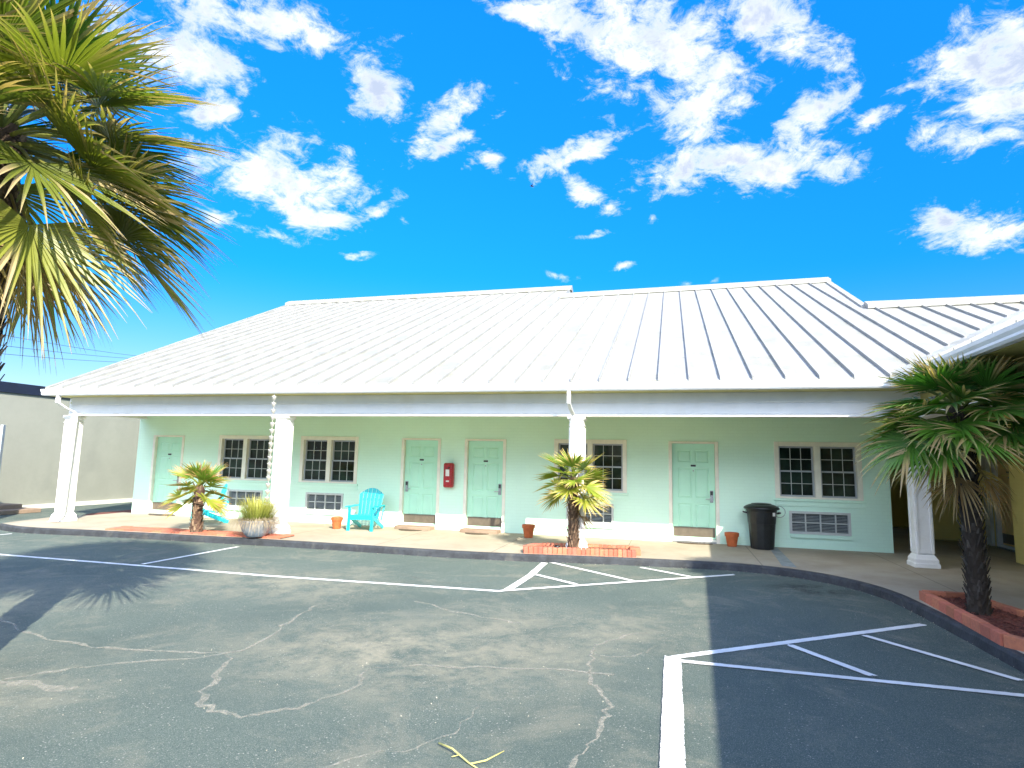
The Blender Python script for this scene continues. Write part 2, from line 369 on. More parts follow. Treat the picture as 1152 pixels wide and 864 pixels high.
holes=[(a-.05,b+.05,PZ,DZ1+.05) for a,b,_ in DX]+[(x,x+WW,WZ0,WZ1) for x in WX]+[(a,b,AZ0,AZ1) for a,b in AC]
w=MB(); holed_wall(w,-14.95,4.32,GZ,3.12,holes,YW,YW+.18)
w.add([(-14.95,YW,GZ),(-14.95,YW,3.9),(-16.6,22.6,7.9),(-17.0,24.3,7.9),(-17.0,24.3,GZ)],[(0,1,2,3,4)])
w.add([(4.32,YW,GZ),(4.32,23,GZ),(4.32,23,6),(4.32,YW,3.12)],[(0,1,2,3)]); w.add([(-17,24.3,GZ),(4.32,24.3,GZ),(4.32,24.3,7),(-17,24.3,7)],[(0,1,2,3)])
w.build('wall',M['mint'],motel)
ce=MB(); ce.box((-14.9,12.1,2.96),(4.3,YW+.0,3.0)); ce.build('porch_ceiling',M['ceil'],motel)
# beam
bm=MB(); bm.box((-14.62,11.9,2.70),(4.34,12.12,3.1)); bm.box((-14.95,12.12,2.72),(-14.7,YW-.003,3.1)); bm.build('beam',M['beam'],motel,bevel=.006)
bt=MB(); bt.box((-14.64,11.875,2.645),(4.1,12.14,2.697)); bt.box((-14.6,11.885,2.90),(4.0,11.897,2.925)); bt.build('beam_trim',M['white'],motel,bevel=.004)
sf=MB(); sf.box((-14.95,11.54,3.102),(4.0,12.12,3.125)); sf.build('soffit',M['ceil'],motel)
fa=MB(); fa.box((-14.9,11.50,3.13),(3.7,11.54,3.30)); fa.build('fascia',M['beam'],motel)
# gutter
def gutter_profile(): return [(.12,.0),(.035,.0),(.01,.03),(.012,.06),(-.012,.10),(-.02,.145),(-.002,.15),(.005,.135),(.02,.10),(.035,.02),(.10,.02),(.12,.15),(.125,.15)]
def extrude_profile(prof,a,b,outdir,zbase):
    a=Vector(a);b=Vector(b);o_=Vector(outdir)
    return [[(p.x+o_.x*-d,p.y+o_.y*-d,zbase+z) for d,z in prof] for p in (a,b)]
gu=MB(); gp=gutter_profile()
gu.loft(extrude_profile(gp,(-14.98,11.375),(3.66,11.375),(0,-1),3.10)); gu.build('gutter',M['gutter'],motel)
fl=MB(); fl.box((-14.86,11.49,3.262),(3.6,11.56,3.278)); fl.build('drip_edge',M['flash'],motel)
def pl(y): return 3.285+.43*(y-11.47)
# roof: one slope with a stepped ridge
EX0,EX1=-14.9,3.62
ridge=[(-17.33,24.2),(-4.05,24.45),(-4.05,22.3),(5.30,23.0),(5.02,17.85),(8.9,17.9)]
val=[(EX1,11.47),(8.9,17.55)]
m_=MB()
def rf(x,y,d=0): return (x,y,pl(y)+d)
front=[rf(EX0,11.47),rf(EX1,11.47),rf(8.9,17.55),rf(8.9,17.9),rf(5.02,17.85),rf(5.30,23.0),rf(-4.05,22.3),rf(-4.05,24.45),rf(-17.33,24.2)]
nn=len(front); low=[(x,y,z-.10) for x,y,z in front]
m_.add(front+low,[tuple(range(nn)),tuple(range(nn,2*nn))[::-1]]+[(i,i+nn,(i+1)%nn+nn,(i+1)%nn) for i in range(nn)])
# back slopes
def back(x0,x1,y0,y1,y2):
    z0=pl(y0);z1=pl(y1)
    m_.add([(x0,y0,z0),(x1,y1,z1),(x1,y2,3.3),(x0,y2,3.3)],[(3,2,1,0)])
back(-17.33,-4.05,24.2,24.45,36); back(-4.05,5.3,22.3,23.0,34); back(5.02,14,17.85,17.9,24)
m_.add([rf(5.02,17.85),rf(5.30,23.0),(5.3,30,4.5),(5.2,24,3.3)],[(0,1,2,3)])
roof=m_.build('roof',M['roof'],motel)
# seams, each runs straight up the slope
se=MB()
def topy(x):
    if x<-4.05: return 24.2+(x+17.33)/13.28*.25
    if x<5.2: return 22.3+(x+4.05)/9.35*.7
    return 17.87
x=3.02-.545*40
while x<8.6:
    y0=11.45
    yt=topy(x)-.05
    if x>EX1: y0=11.47+(x-EX1)*1.152+.12
    if x<EX0: y0=11.47+(EX0-x)/(17.33-14.9)*(24.2-11.47)+.1
    if yt-y0>.25:
        h_=.062; wv=.014; d=.43
        for (a,b) in ((y0,yt),):
            vs=[(x-wv,a,pl(a)-.01),(x+wv,a,pl(a)-.01),(x+wv,a,pl(a)+h_),(x-wv,a,pl(a)+h_),(x-wv,b,pl(b)-.01),(x+wv,b,pl(b)-.01),(x+wv,b,pl(b)+h_),(x-wv,b,pl(b)+h_)]
            se.add(vs,[(0,3,2,1),(4,5,6,7),(0,1,5,4),(1,2,6,5),(2,3,7,6),(3,0,4,7)])
    x+=.545
se.build('roof_seam',M['seam'],roof)
rc=MB()
def cap_strip(mb_,a,b,h=.17,wd=.28):
    a=Vector(a);b=Vector(b);t=(b-a).normalized(); s=Vector((t.y,-t.x,0)).normalized()
    r=[]
    for p in (a,b): r.append([p+s*wd+Vector((0,0,-wd*.43-.0+.03)),p+s*wd+Vector((0,0,-wd*.43+.14)),p+Vector((0,0,h)),p-s*wd+Vector((0,0,-wd*.43+.12)),p-s*wd+Vector((0,0,-wd*.43))])
    mb_.loft([[tuple(v) for v in q] for q in r])
cap_strip(rc,rf(-17.36,24.2),rf(-4.0,24.45)); cap_strip(rc,rf(-4.1,22.3),rf(5.36,23.0)); cap_strip(rc,rf(5.02,17.85),rf(9.0,17.9))
rc.build('ridge_cap',M['roof'],roof)
rk=MB()
def edge_strip(mb_,a,b,w_=.09,h_=.05):
    a=Vector(a);b=Vector(b); s=Vector(((b-a).y,-(b-a).x,0)).normalized()*w_
    mb_.loft([[tuple(p-s+Vector((0,0,-.13))),tuple(p+s+Vector((0,0,-.13))),tuple(p+s+Vector((0,0,h_))),tuple(p-s+Vector((0,0,h_)))] for p in (a,b)])
edge_strip(rk,rf(-14.92,11.47),rf(-17.35,24.2),.05,.03); rk.build('verge_trim',M['roof'],roof); rk=MB(); edge_strip(rk,rf(5.30,23.0),rf(5.02,17.85),.08,.06)
rk.build('verge_trim',M['roof'],roof)
# columns
def column(x,y,ztop,parent,name='column'):
    c=MB(); z0=PZ
    def sq(h,z): return [(x-h,y-h,z),(x+h,y-h,z),(x+h,y+h,z),(x-h,y+h,z)]
    prof=[(.20,z0),(.20,z0+.07),(.185,z0+.08),(.185,z0+.14),(.165,z0+.17),(.15,z0+.20),(.135,z0+.22),(.135,ztop-.20),(.15,ztop-.19),(.15,ztop-.165),(.137,ztop-.155),(.137,ztop-.09),(.165,ztop-.06),(.175,ztop-.05),(.175,ztop)]
    c.loft([sq(h,z) for h,z in prof])
    o=c.build(name,M['white'],parent,bevel=.006)
    # applied mouldings that frame a sunken panel on each face
    f=MB(); h=.135; t=.014
    for k in range(4):
        mt=Matrix.Translation((x,y,0))@Matrix.Rotation(k*math.pi/2,4,'Z')
        f.box((-h+.002,-h-t,z0+.24),(-h+.045,-h+.002,ztop-.22),mat=mt); f.box((h-.045,-h-t,z0+.24),(h-.002,-h+.002,ztop-.22),mat=mt)
        f.box((-h+.045,-h-t,z0+.24),(h-.045,-h+.002,z0+.31),mat=mt); f.box((-h+.045,-h-t,ztop-.29),(h-.045,-h+.002,ztop-.22),mat=mt)
    f.build('panel_moulding',M['white'],o,bevel=.004)
    return o
for cx,cy in ((-14.62,12.02),(-8.50,12.0),(-1.84,12.02)): column(cx,cy,2.645,motel)
def downspout(P,parent,h=(.035,.045)):
    d=MB(); P=[Vector(p) for p in P]; rings=[]
    for i,p in enumerate(P):
        rings.append([(p.x-h[0],p.y-h[1]+.02,p.z),(p.x+h[0],p.y-h[1]+.02,p.z),(p.x+h[0],p.y+h[1],p.z),(p.x-h[0],p.y+h[1],p.z)])
    d.loft(rings); return d.build('downspout',M['white'],parent,bevel=.008)
d0=downspout([(-14.50,11.45,3.11),(-14.52,11.45,2.93),(-14.44,11.62,2.80),(-14.38,11.80,2.72),(-14.38,11.83,2.62),(-14.42,11.80,.22),(-14.42,11.74,.12),(-14.42,11.5,.08)],motel,(.04,.05))
downspout([(-1.92,11.44,3.11),(-1.92,11.44,2.86),(-1.90,11.60,2.74),(-1.88,11.77,2.66),(-1.90,11.80,2.5),(-1.93,11.82,.20),(-1.96,11.74,.10)],motel)
# windows
def muntin_sash(mbr,x0,x1,z0,z1,y,cols,rows,fr=.035,mw=.012):
    mbr.box((x0,y,z0),(x0+fr,y+.03,z1)); mbr.box((x1-fr,y,z0),(x1,y+.03,z1)); mbr.box((x0+fr,y,z0),(x1-fr,y+.03,z0+fr)); mbr.box((x0+fr,y,z1-fr),(x1-fr,y+.03,z1))
def grid_bars(mbr,x0,x1,z0,z1,y,cols,rows,mw=.012):
    for i in range(1,cols):
        xx=x0+(x1-x0)*i/cols; mbr.box((xx-mw/2,y+.009,z0),(xx+mw/2,y+.02,z1))
    for j in range(1,rows):
        zz=z0+(z1-z0)*j/rows; mbr.box((x0,y+.010,zz-mw/2),(x1,y+.019,zz+mw/2))
def window(x,y=YW,parent=motel,frame_only=False):
    fr=MB(); a,b=x,x+WW; t=.075; yf=y-.018; yb=y+.12; mid=(a+b)/2
    for (p,q,c_,d) in ((a-.02,a+t,WZ0,WZ1+.02),(b-t,b+.02,WZ0,WZ1+.02),(mid-.06,mid+.06,WZ0,WZ1-t+.0)): fr.box((p,yf,c_),(q,yb,d))
    fr.box((a+t,yf,WZ1-t),(b-t,yb,WZ1+.02)); fr.box((a+t,yf,WZ0),(mid-.06,yb,WZ0+.04)); fr.box((mid+.06,yf,WZ0),(b-t,yb,WZ0+.04))
    f=fr.build('window',M['cream'],parent,bevel=.004)
    sl=MB(); sl.box((a-.06,y-.055,WZ0-.05),(b+.06,y+.02,WZ0-.003)); sl.box((a-.03,y-.025,WZ0-.16),(b+.05,y-.001,WZ0-.055)); sl.build('sill',M['mint'] if y==YW else M['cream'],f,bevel=.004)
    for k,(p,q) in enumerate(((a+t,mid-.06),(mid+.06,b-t))):
        zm=(WZ0+.04+WZ1-t)/2; z0=WZ0+.04; z1=WZ1-t
        s=MB(); muntin_sash(s,p,q,z0,zm+.02,y+.06,3,2); muntin_sash(s,p,q,zm-.02,z1,y+.092,3,2); s.build('sash',M['alu'],f,bevel=.003)
        gb=MB(); grid_bars(gb,p+.03,q-.03,z0+.03,zm-.01,y+.058,3,2); grid_bars(gb,p+.03,q-.03,zm+.01,z1-.03,y+.09,3,2); gb.build('glazing_bars',M['munt'],f)
        pn=MB(); pn.box((p+.01,y+.078,z0+.01),(q-.01,y+.084,zm)); pn.box((p+.01,y+.110,zm),(q-.01,y+.116,z1-.01)); pn.build('pane',M['glass'],f)
    return f
for x in WX: window(x)
# air conditioner grilles in the wall
def grille(a,b,dark=False):
    f=MB(); y=YW; t=.04; z0,z1=AZ0,AZ1
    f.box((a-.01,y-.03,z0-.01),(a+t,y+.05,z1+.01)); f.box((b-t,y-.03,z0-.01),(b+.01,y+.05,z1+.01)); f.box((a+t,y-.03,z1-t),(b-t,y+.05,z1+.01)); f.box((a+t,y-.03,z0-.01),(b-t,y+.05,z0+t))
    for q in ((a+b)/2-.27,(a+b)/2+.02,(a+b)/2+.31): f.box((q-.012,y-.01,z0+t),(q+.012,y+.04,z1-t))
    f.box((a+t,y-.006,(z0+z1)/2-.01),(b-t,y+.036,(z0+z1)/2+.01))
    o=f.build('vent_grille',M['munt'],motel,bevel=.003)
    s=MB(); k=z0+.02
    s.box((a+t-.02,y+.11,z0+.01),(b-t+.02,y+.13,z1-.01)); s.build('vent_back',M['glass'],o)
    v=MB()
    while k<z1-.03: v.add([(a+t,y+.03,k),(b-t,y+.03,k),(b-t,y+.045,k+.016),(a+t,y+.045,k+.016)],[(0,1,2,3)]); k+=.03
    v.build('louvres',M['louvre'],o)
    sl=MB(); sl.box((a+.0,y-.045,z0-.09),(b+.02,y+.0,z0-.015)); sl.build('vent_sill',M['mint'],o,bevel=.004)
for a,b in AC: grille(a,b)
# doors
def door(a,b,side,y=YW,parent=motel,mat='door',trim='cream',rot=None):
    yl=y+.07; fr=MB(); t=.05
    fr.box((a-t-.03,y-.02,PZ),(a-.004,y+.13,DZ1+t)); fr.box((b+.004,y-.02,PZ),(b+t+.03,y+.13,DZ1+t)); fr.box((a-.004,y-.02,DZ1+.004),(b+.004,y+.13,DZ1+t))
    fr.box((a-.004,y+.01,PZ),(b+.004,y+.13,DZ0-.01))
    lf=MB(); W=b-a; H=DZ1-DZ0
    # leaf built as stiles, rails and raised panels
    cols=[(.13,.46),(.54,.87)]; rows=[(.10,.36),(.42,.74),(.80,.93)]
    xs=sorted({0,1,*[v for c_ in cols for v in c_]}); zs=sorted({0,1,*[v for r_ in rows for v in r_]})
    for i in range(len(xs)-1):
        for j in range(len(zs)-1):
            cx=(xs[i]+xs[i+1])/2; cz=(zs[j]+zs[j+1])/2
            x0=a+W*xs[i];x1=a+W*xs[i+1];z0=DZ0+H*zs[j];z1=DZ0+H*zs[j+1]
            if any(c_[0]<cx<c_[1] for c_ in cols) and any(r_[0]<cz<r_[1] for r_ in rows):
                g_=.018; k=.05
                lf.add([(x0,yl,z0),(x1,yl,z0),(x1,yl,z1),(x0,yl,z1),(x0+g_,yl+.014,z0+g_),(x1-g_,yl+.014,z0+g_),(x1-g_,yl+.014,z1-g_),(x0+g_,yl+.014,z1-g_),
                        (x0+k,yl+.002,z0+k),(x1-k,yl+.002,z0+k),(x1-k,yl+.002,z1-k),(x0+k,yl+.002,z1-k)],
                       [(0,1,5,4),(1,2,6,5),(2,3,7,6),(3,0,4,7),(4,5,9,8),(5,6,10,9),(6,7,11,10),(7,4,8,11),(8,9,10,11)])
            else: lf.add([(x0,yl,z0),(x1,yl,z0),(x1,yl,z1),(x0,yl,z1)],[(0,1,2,3)])
    lf.add([(a,yl,DZ0),(b,yl,DZ0),(b,yl+.045,DZ0),(a,yl+.045,DZ0),(a,yl,DZ1),(b,yl,DZ1),(b,yl+.045,DZ1),(a,yl+.045,DZ1)],[(0,3,2,1),(4,5,6,7),(1,2,6,5),(2,3,7,6),(3,0,4,7)])
    d=lf.build('door',M[mat],parent)
    fr.build('door_frame',M[trim],d,bevel=.004)
    kp=MB(); kp.box((a+.015,yl-.004,DZ0+.03),(b-.015,yl-.0005,DZ0+.24)); kp.build('kick_plate',M['kick'],d)
    ths=MB(); ths.box((a-.003,y-.05,PZ+.001),(b+.003,y+.009,PZ+.035)); ths.build('threshold',M['steel'],d)
    hx=b-.075 if side=='r' else a+.075; sg=-1 if side=='r' else 1
    hd=MB(); zc=DZ0+.92
    hd.box((hx-.035,yl-.03,zc-.13),(hx+.035,yl-.001,zc+.13)); hd.tube([(hx,yl-.02,zc-.05),(hx,yl-.07,zc-.05),(hx+sg*.13,yl-.07,zc-.055)],[.012,.012,.009],8)
    hd.build('door_handle',M['steel'],d,bevel=.005)
    rd=MB(); rd.box((hx-.028,yl-.037,zc+.03),(hx+.028,yl-.0305,zc+.115)); rd.build('card_reader',M['dark'],d)
    nb=MB(); mx=(a+b)/2; nb.box((mx-.055,yl-.012,DZ0+H*.765-.02),(mx+.055,yl-.001,DZ0+H*.765+.02)); nb.build('number_plate',M['dark'],d,bevel=.003)
    pe=MB(); pe.lathe([(.014,0),(.014,.012),(.008,.014)],12,mat=Matrix.Translation((mx,yl,DZ0+H*.71))@Matrix.Rotation(R(90),4,'X')); pe.build('peephole',M['steel'],d)
    return d
for a,b,s in DX: door(a,b,s)
# doorsteps with their mats
def doorstep(a,b,label,group='doorsteps along the mint wall'):
    t=thing('doorstep',label,'doorstep',((a+b)/2,YW-.05,PZ),0,group)
    w_=(b-a)/2; s=MB(); N_=14
    pts=[(-w_,0),(-w_,-.30)]+[(-w_+2*w_*i/N_,-.30-.09*math.sin(math.pi*i/N_)) for i in range(1,N_)]+[(w_,-.30),(w_,0)]
    s.prism(pts,-.005,.075); s.build('slab',M['step'],t,bevel=.012)
    m2=MB(); q=w_*.62; pts=[(q*math.cos(math.pi*i/16+math.pi),-.385+.24*math.sin(math.pi*i/16+math.pi)) for i in range(17)]; m2.prism(pts,.0,.012); m2.build('mat',M['mat'],t)
    return t
doorstep(-6.62,-5.68,'tan concrete doorstep left of the red extinguisher'); doorstep(-4.93,-4.0,'tan concrete doorstep right of the red extinguisher')
# thin dark sheets that paint in the shadows at the other two doors
for a,b,l in ((-14.2,-13.3,'thin dark sheet painted as the shadow at the far left mint door'),(.05,.80,'thin dark sheet painted as the shadow at the mint door beside the terracotta pot and bin')):
    m2=MB(); pts=[((b-a)/2*math.cos(math.pi*i/16+math.pi),.16*math.sin(math.pi*i/16+math.pi)) for i in range(17)]
    m2.prism(pts,.0,.012); o=m2.build('shadow_patch',M['mat']); o.location=((a+b)/2,YW-.12,PZ); tag(o,l,'shadow_patch','painted door shadows')

# ------------------------------------------------------------------ wing on the right
wing=thing('motel_wing','yellow walled motel wing on the right with white metal roof and columned walkway','building',(0,0,0))
DR=Vector((.036,1,0)).normalized()
def wx(y,x=3.62): return x+.036*(y-11.5)
wr=MB(); ye=-14; zz=3.285
def wz(x,y): return zz+.52*(x-wx(y))/1.0
RX=8.9
A=(wx(11.47),11.47,zz); B=(wx(ye),ye,zz); Cc=(wx(ye,RX-.0),ye,wz(wx(ye,RX),ye)); D=(8.9,17.55,pl(17.55)); 
D2=(8.9,17.9,pl(17.9))
wr.add([A,B,Cc,D],[(3,2,1,0)]); 
wr.add([(p[0],p[1],p[2]-.1) for p in (A,B,Cc,D)],[(0,1,2,3)])
wr.add([Cc,D,D2,(14,17.9,3.3),(14,ye,3.3)],[(0,1,2,3,4)])
wroof=wr.build('roof',M['roof'],wing)
ws=MB(); y=11.2-.545
while y>ye:
    x0=wx(y)+.02; y1=y; x1=RX-.3
    # seams square to the eave
    a=Vector((x0,y1,wz(x0,y1)+.0)); b=Vector((x1,y1,wz(x1,y1)))
    ws.add([a+Vector((0,-.012,-.01)),a+Vector((0,.012,-.01)),a+Vector((0,.012,.042)),a+Vector((0,-.012,.042)),b+Vector((0,-.012,-.01)),b+Vector((0,.012,-.01)),b+Vector((0,.012,.042)),b+Vector((0,-.012,.042))],[(0,3,2,1),(4,5,6,7),(0,1,5,4),(1,2,6,5),(2,3,7,6),(3,0,4,7)])
    y-=.545
ws.build('roof_seam',M['seam'],wroof)
vt=MB(); edge_strip(vt,(A[0]+.05,A[1]+.05,A[2]+.05),(8.85,17.5,pl(17.5)+.02),.12,.03); vt.build('valley_flashing',M['roof'],wroof)
wg=MB(); s_=Vector((-DR.y,DR.x,0)) # outward (-x)
r=[]
for yy in (11.40,ye): 
    p=Vector((wx(yy)-.095,yy,0)); r.append([(p.x-s_.x*d,p.y-s_.y*d,3.10+z) for d,z in gp])
wg.loft([q[::-1] for q in r]); wg.build('gutter',M['gutter'],wing)
wf=MB(); 
def ybar(mb_,x0,x1,z0,z1,ya,yb): mb_.loft([[(wx(yy,x0),yy,z0),(wx(yy,x1),yy,z0),(wx(yy,x1),yy,z1),(wx(yy,x0),yy,z1)] for yy in (ya,yb)])
ybar(wf,3.645,3.685,3.13,3.30,ye,11.47); wf.build('fascia',M['beam'],wing)
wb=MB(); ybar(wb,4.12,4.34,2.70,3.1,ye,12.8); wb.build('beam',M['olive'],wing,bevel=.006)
wt=MB(); ybar(wt,4.095,4.365,2.645,2.697,ye,12.82); wt.build('beam_trim',M['white'],wing,bevel=.004)
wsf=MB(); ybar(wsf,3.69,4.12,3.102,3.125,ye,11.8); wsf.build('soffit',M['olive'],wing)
wc=MB(); ybar(wc,4.34,7.3,2.96,3.0,ye,12.6); wc.box((4.33,12.6,2.961),(12.0,26,3.001)); wc.build('porch_ceiling',M['ceil'],wing)
column(4.27,12.62,2.645,wing)
for yy in (7.2,2.4,-2.4,-7.2,-12): column(wx(yy,4.23),yy,2.645,wing)
yw=MB()
yw.box((6.15,20.6,GZ),(13,27,3.0)); yw.box((5.95,17.5,GZ),(7.1,17.75,3.0)); yw.box((7.1,13.9,GZ),(12,20.6,3.0)); yw.prism([(6.25,13.9),(6.25-.036*28,-14),(12,-14),(12,13.9)],GZ,3.0)
yw.build('wall',M['yellow'],wing)
# doors of the wing, set in the recess that faces the camera's left
def wing_door(y0,y1):
    root=door(-(y1-y0)/2,(y1-y0)/2,'r',y=-.08,parent=wing,mat='tan_door',trim='white')
    root.matrix_local=Matrix.Translation((7.1,(y0+y1)/2,0))@Matrix.Rotation(R(-90),4,'Z')
    return root
wing_door(15.35,16.25)
tr=MB()
tr.box((6.9,17.44,PZ),(7.09,17.498,2.5)); tr.box((7.03,16.62,PZ),(7.098,16.86,2.4)); tr.build('corner_trim',M['white'],wing)

# ------------------------------------------------------------------ far bits and neighbours
nb=thing('neighbouring_building','plain grey stucco building with dark flat roof cap on the left','building',(-19.7,14,GZ))
b=MB(); b.box((-14,-22,0),(0,26,3.58)); b.build('wall',M['stucco'],nb)
b=MB(); b.box((-14.05,-22.05,3.585),(.06,26.05,3.90)); b.build('roof_cap',M['cap'],nb)
b=MB(); b.box((.0,-22,0),(.10,26,.13)); b.build('base_kerb',M['offwhite'],nb)
st=MB(); st.box((-19.55,10.6,GZ),(-18.4,14.4,GZ+.12)); st.box((-19.55,10.6,GZ+.12),(-18.9,14.2,GZ+.24)); tag(st.build('low_step',M['step'],bevel=.015),'low tan concrete step at the foot of the grey stucco building','step')
cb=thing('notice_board','pale blue green board standing before the grey stucco wall at the left edge','board',(-17.45,12.0,GZ),R(35))
b=MB(); b.box((-.75,-.06,.5),(.28,.06,2.45)); b.build('panel',M['pale'],cb,bevel=.01)
b=MB(); b.box((.28,-.08,0),(.34,.08,2.5)); b.build('post',M['alu'],cb,bevel=.008)
b=MB(); b.box((-.81,-.08,0),(-.75,.08,2.5)); b.build('post',M['alu'],cb,bevel=.008)
# power wires
for k,(a,b_) in enumerate((((-42.8,29.4,9.2),(-53,47.2,11.3)),((-42.8,29.5,8.5),(-53,47.2,10.9)),((-42.8,29.6,7.95),(-53,47.2,10.45)))):
    a=Vector(a);b_=Vector(b_); d=(b_-a); P=[]
    for i in range(-6,15):
        t=i/8; p=a+d*t; p.z+= .25*((t-.5)**2)*1.0; P.append(p)
    wv=MB(); wv.tube(P,.018,5)
    tag(wv.build('power_line',M['wire']),['highest of the three thin overhead power lines','middle one of the three thin overhead power lines','lowest of the three thin overhead power lines'][k],'power line','overhead power lines')
# building and shrub glimpsed through the gap beside the porch
fb=thing('far_building','pale sunlit building glimpsed through the gap beside the mint wall','building',(6,44,GZ))
b=MB(); b.box((-6,0,0),(14,8,4.5)); b.build('wall',M['offwhite'],fb); b=MB(); b.box((-6.3,-.3,4.5),(14.3,8.3,4.8)); b.build('roof',M['white'],fb)
sh=thing('shrub','rounded green shrub glimpsed through the gap beside the mint wall','shrub',(7.6,33.5,GZ))
b=MB(); rnd=random.Random(5)
for i in range(1500):
    u=rnd.gauss(0,1);v=rnd.gauss(0,1);w_=rnd.gauss(0,1); L=math.sqrt(u*u+v*v+w_*w_); rr_=(.6+.4*rnd.random())
    p=Vector((u/L*1.1*rr_,v/L*.9*rr_,.95+w_/L*.9*rr_)); a=Vector((rnd.gauss(0,1),rnd.gauss(0,1),rnd.gauss(0,1))).normalized()*.09; c_=a.cross(Vector((rnd.random(),rnd.random(),1))).normalized()*.04
    k=rnd.uniform(.6,1.4); b.add([p-a,p+c_,p+a,p-c_],[(0,1,2,3)],(.07*k,.13*k,.03*k))
b.build('foliage',M['grass'],sh); b=MB(); b.tube([(0,0,0),(0,0,.8)],[.06,.03],7); b.build('stem',M['soil'],sh)

# ------------------------------------------------------------------ palms
def lerp(a,b,t): return tuple(a[i]+(b[i]-a[i])*t for i in range(3))
def frond(mb,tb,base,az,el,pet,Rb,nseg,rnd,green,tip,droop=.5,spread=120,width=1.0,sag=.35):
    d=Vector((math.cos(az)*math.cos(el),math.sin(az)*math.cos(el),math.sin(el)))
    P=[];n=6
    for i in range(n+1):
        t=i/n; P.append(base+d*pet*t+Vector((0,0,-sag*pet*t*t)))
    pc=lerp(green,(.25,.22,.06),.4)
    tb.tube(P,[.016*width*(1-.45*i/n)+.004 for i in range(n+1)],5,pc)
    f=(P[-1]-P[-2]).normalized(); s=f.cross(Vector((0,0,1)))
    s=s.normalized() if s.length>.05 else Vector((1,0,0)); roll=rnd.uniform(-.5,.5)
    nrm=s.cross(f).normalized(); s,nrm=(s*math.cos(roll)+nrm*math.sin(roll)),(nrm*math.cos(roll)-s*math.sin(roll))
    tilt=rnd.uniform(-.25,.15); f2=(f*math.cos(tilt)+nrm*math.sin(tilt)); nrm=s.cross(f2).normalized(); f=f2
    p0=P[-1]; da=math.radians(2*spread)/nseg; TS=(0,.18,.38,.56,.74,.88,1)
    for i in range(nseg):
        a=-math.radians(spread)+da*(i+.5)+rnd.uniform(-.2,.2)*da
        dr=(f*math.cos(a)+s*math.sin(a)+nrm*(.10+.18*abs(math.sin(a)))).normalized()
        L=Rb*(.72+.28*math.cos(a*.75))*rnd.uniform(.88,1.06); q=dr.cross(nrm).normalized()
        dp=droop*rnd.uniform(.6,1.5); tw=rnd.uniform(-.12,.12); brown=rnd.random()
        vs=[];cs=[]
        for t in TS:
            bend=max(0,t-.35)
            p=p0+dr*L*(t-.12*dp*bend*bend)+Vector((0,0,-dp*L*(.10*t*t+.75*bend*bend)))+q*tw*L*bend
            w_=2*t*L*math.tan(da/2)*.98 if t<.42 else 2*.40*L*math.tan(da/2)*(1-((t-.42)/.58)**1.3)*1.0+.0015
            w_*=width; hh=w_*.32*(1 if t<.8 else .5)
            c_=lerp(green,(green[0]*1.35,green[1]*1.2,green[2]),t*.5)
            k=max(0,(t-(.72-.35*(brown>.75)-.1*brown))/.3); c_=lerp(c_,tip,min(1,k))
            vs+= [p-q*w_/2-nrm*hh*0,p+nrm*-hh,p+q*w_/2]; cs+=[c_,lerp(c_,(c_[0]*1.25,c_[1]*1.25,c_[2]*1.1),.6),c_]
        fs=[]
        for k in range(len(TS)-1): fs+=[(k*3,k*3+1,k*3+4,k*3+3),(k*3+1,k*3+2,k*3+5,k*3+4)]
        mb.add(vs,fs,cs)
def trunk_mesh(H,r0,r1,rnd,base_col,hi_col,scale_len=.09,rows=None,lean=(0,0)):
    t=MB(); n=18; rings=[]; rows_=int(H/.05)
    for i in range(rows_+1):
        u=i/rows_; r=r0+(r1-r0)*u; r*=1+.25*max(0,1-u*8)**2
        rings.append([(lean[0]*u*u+math.cos(2*math.pi*k/n)*r*rnd.uniform(.93,1.05),lean[1]*u*u+math.sin(2*math.pi*k/n)*r*rnd.uniform(.93,1.05),H*u) for k in range(n)])
    t.loft(rings,base_col)
    N_=int(H/.05)*7
    for i in range(N_):
        u=(i+rnd.random()*.5)/N_; ang=i*2.399+rnd.uniform(-.15,.15); r=(r0+(r1-r0)*u)*.97; z=H*u
        c=Vector((math.cos(ang),math.sin(ang),0)); s=Vector((-c.y,c.x,0)); p=Vector((lean[0]*u*u,lean[1]*u*u,z))+c*r
        L=scale_len*rnd.uniform(.6,1.3); out=rnd.uniform(.2,.55); w_=.035*rnd.uniform(.7,1.3)*r0/.12
        tipp=p+Vector((0,0,L))+c*L*out; k=rnd.random(); col=lerp(base_col,hi_col,k*k)
        t.add([p-s*w_,p+s*w_,tipp+s*w_*.35,tipp-s*w_*.35,p+c*.012-s*w_*.3,tipp+c*.008],[(0,4,5,3),(4,1,2,5),(0,1,2,3)],[lerp(base_col,col,.5)]*2+[col]*4)
    return t
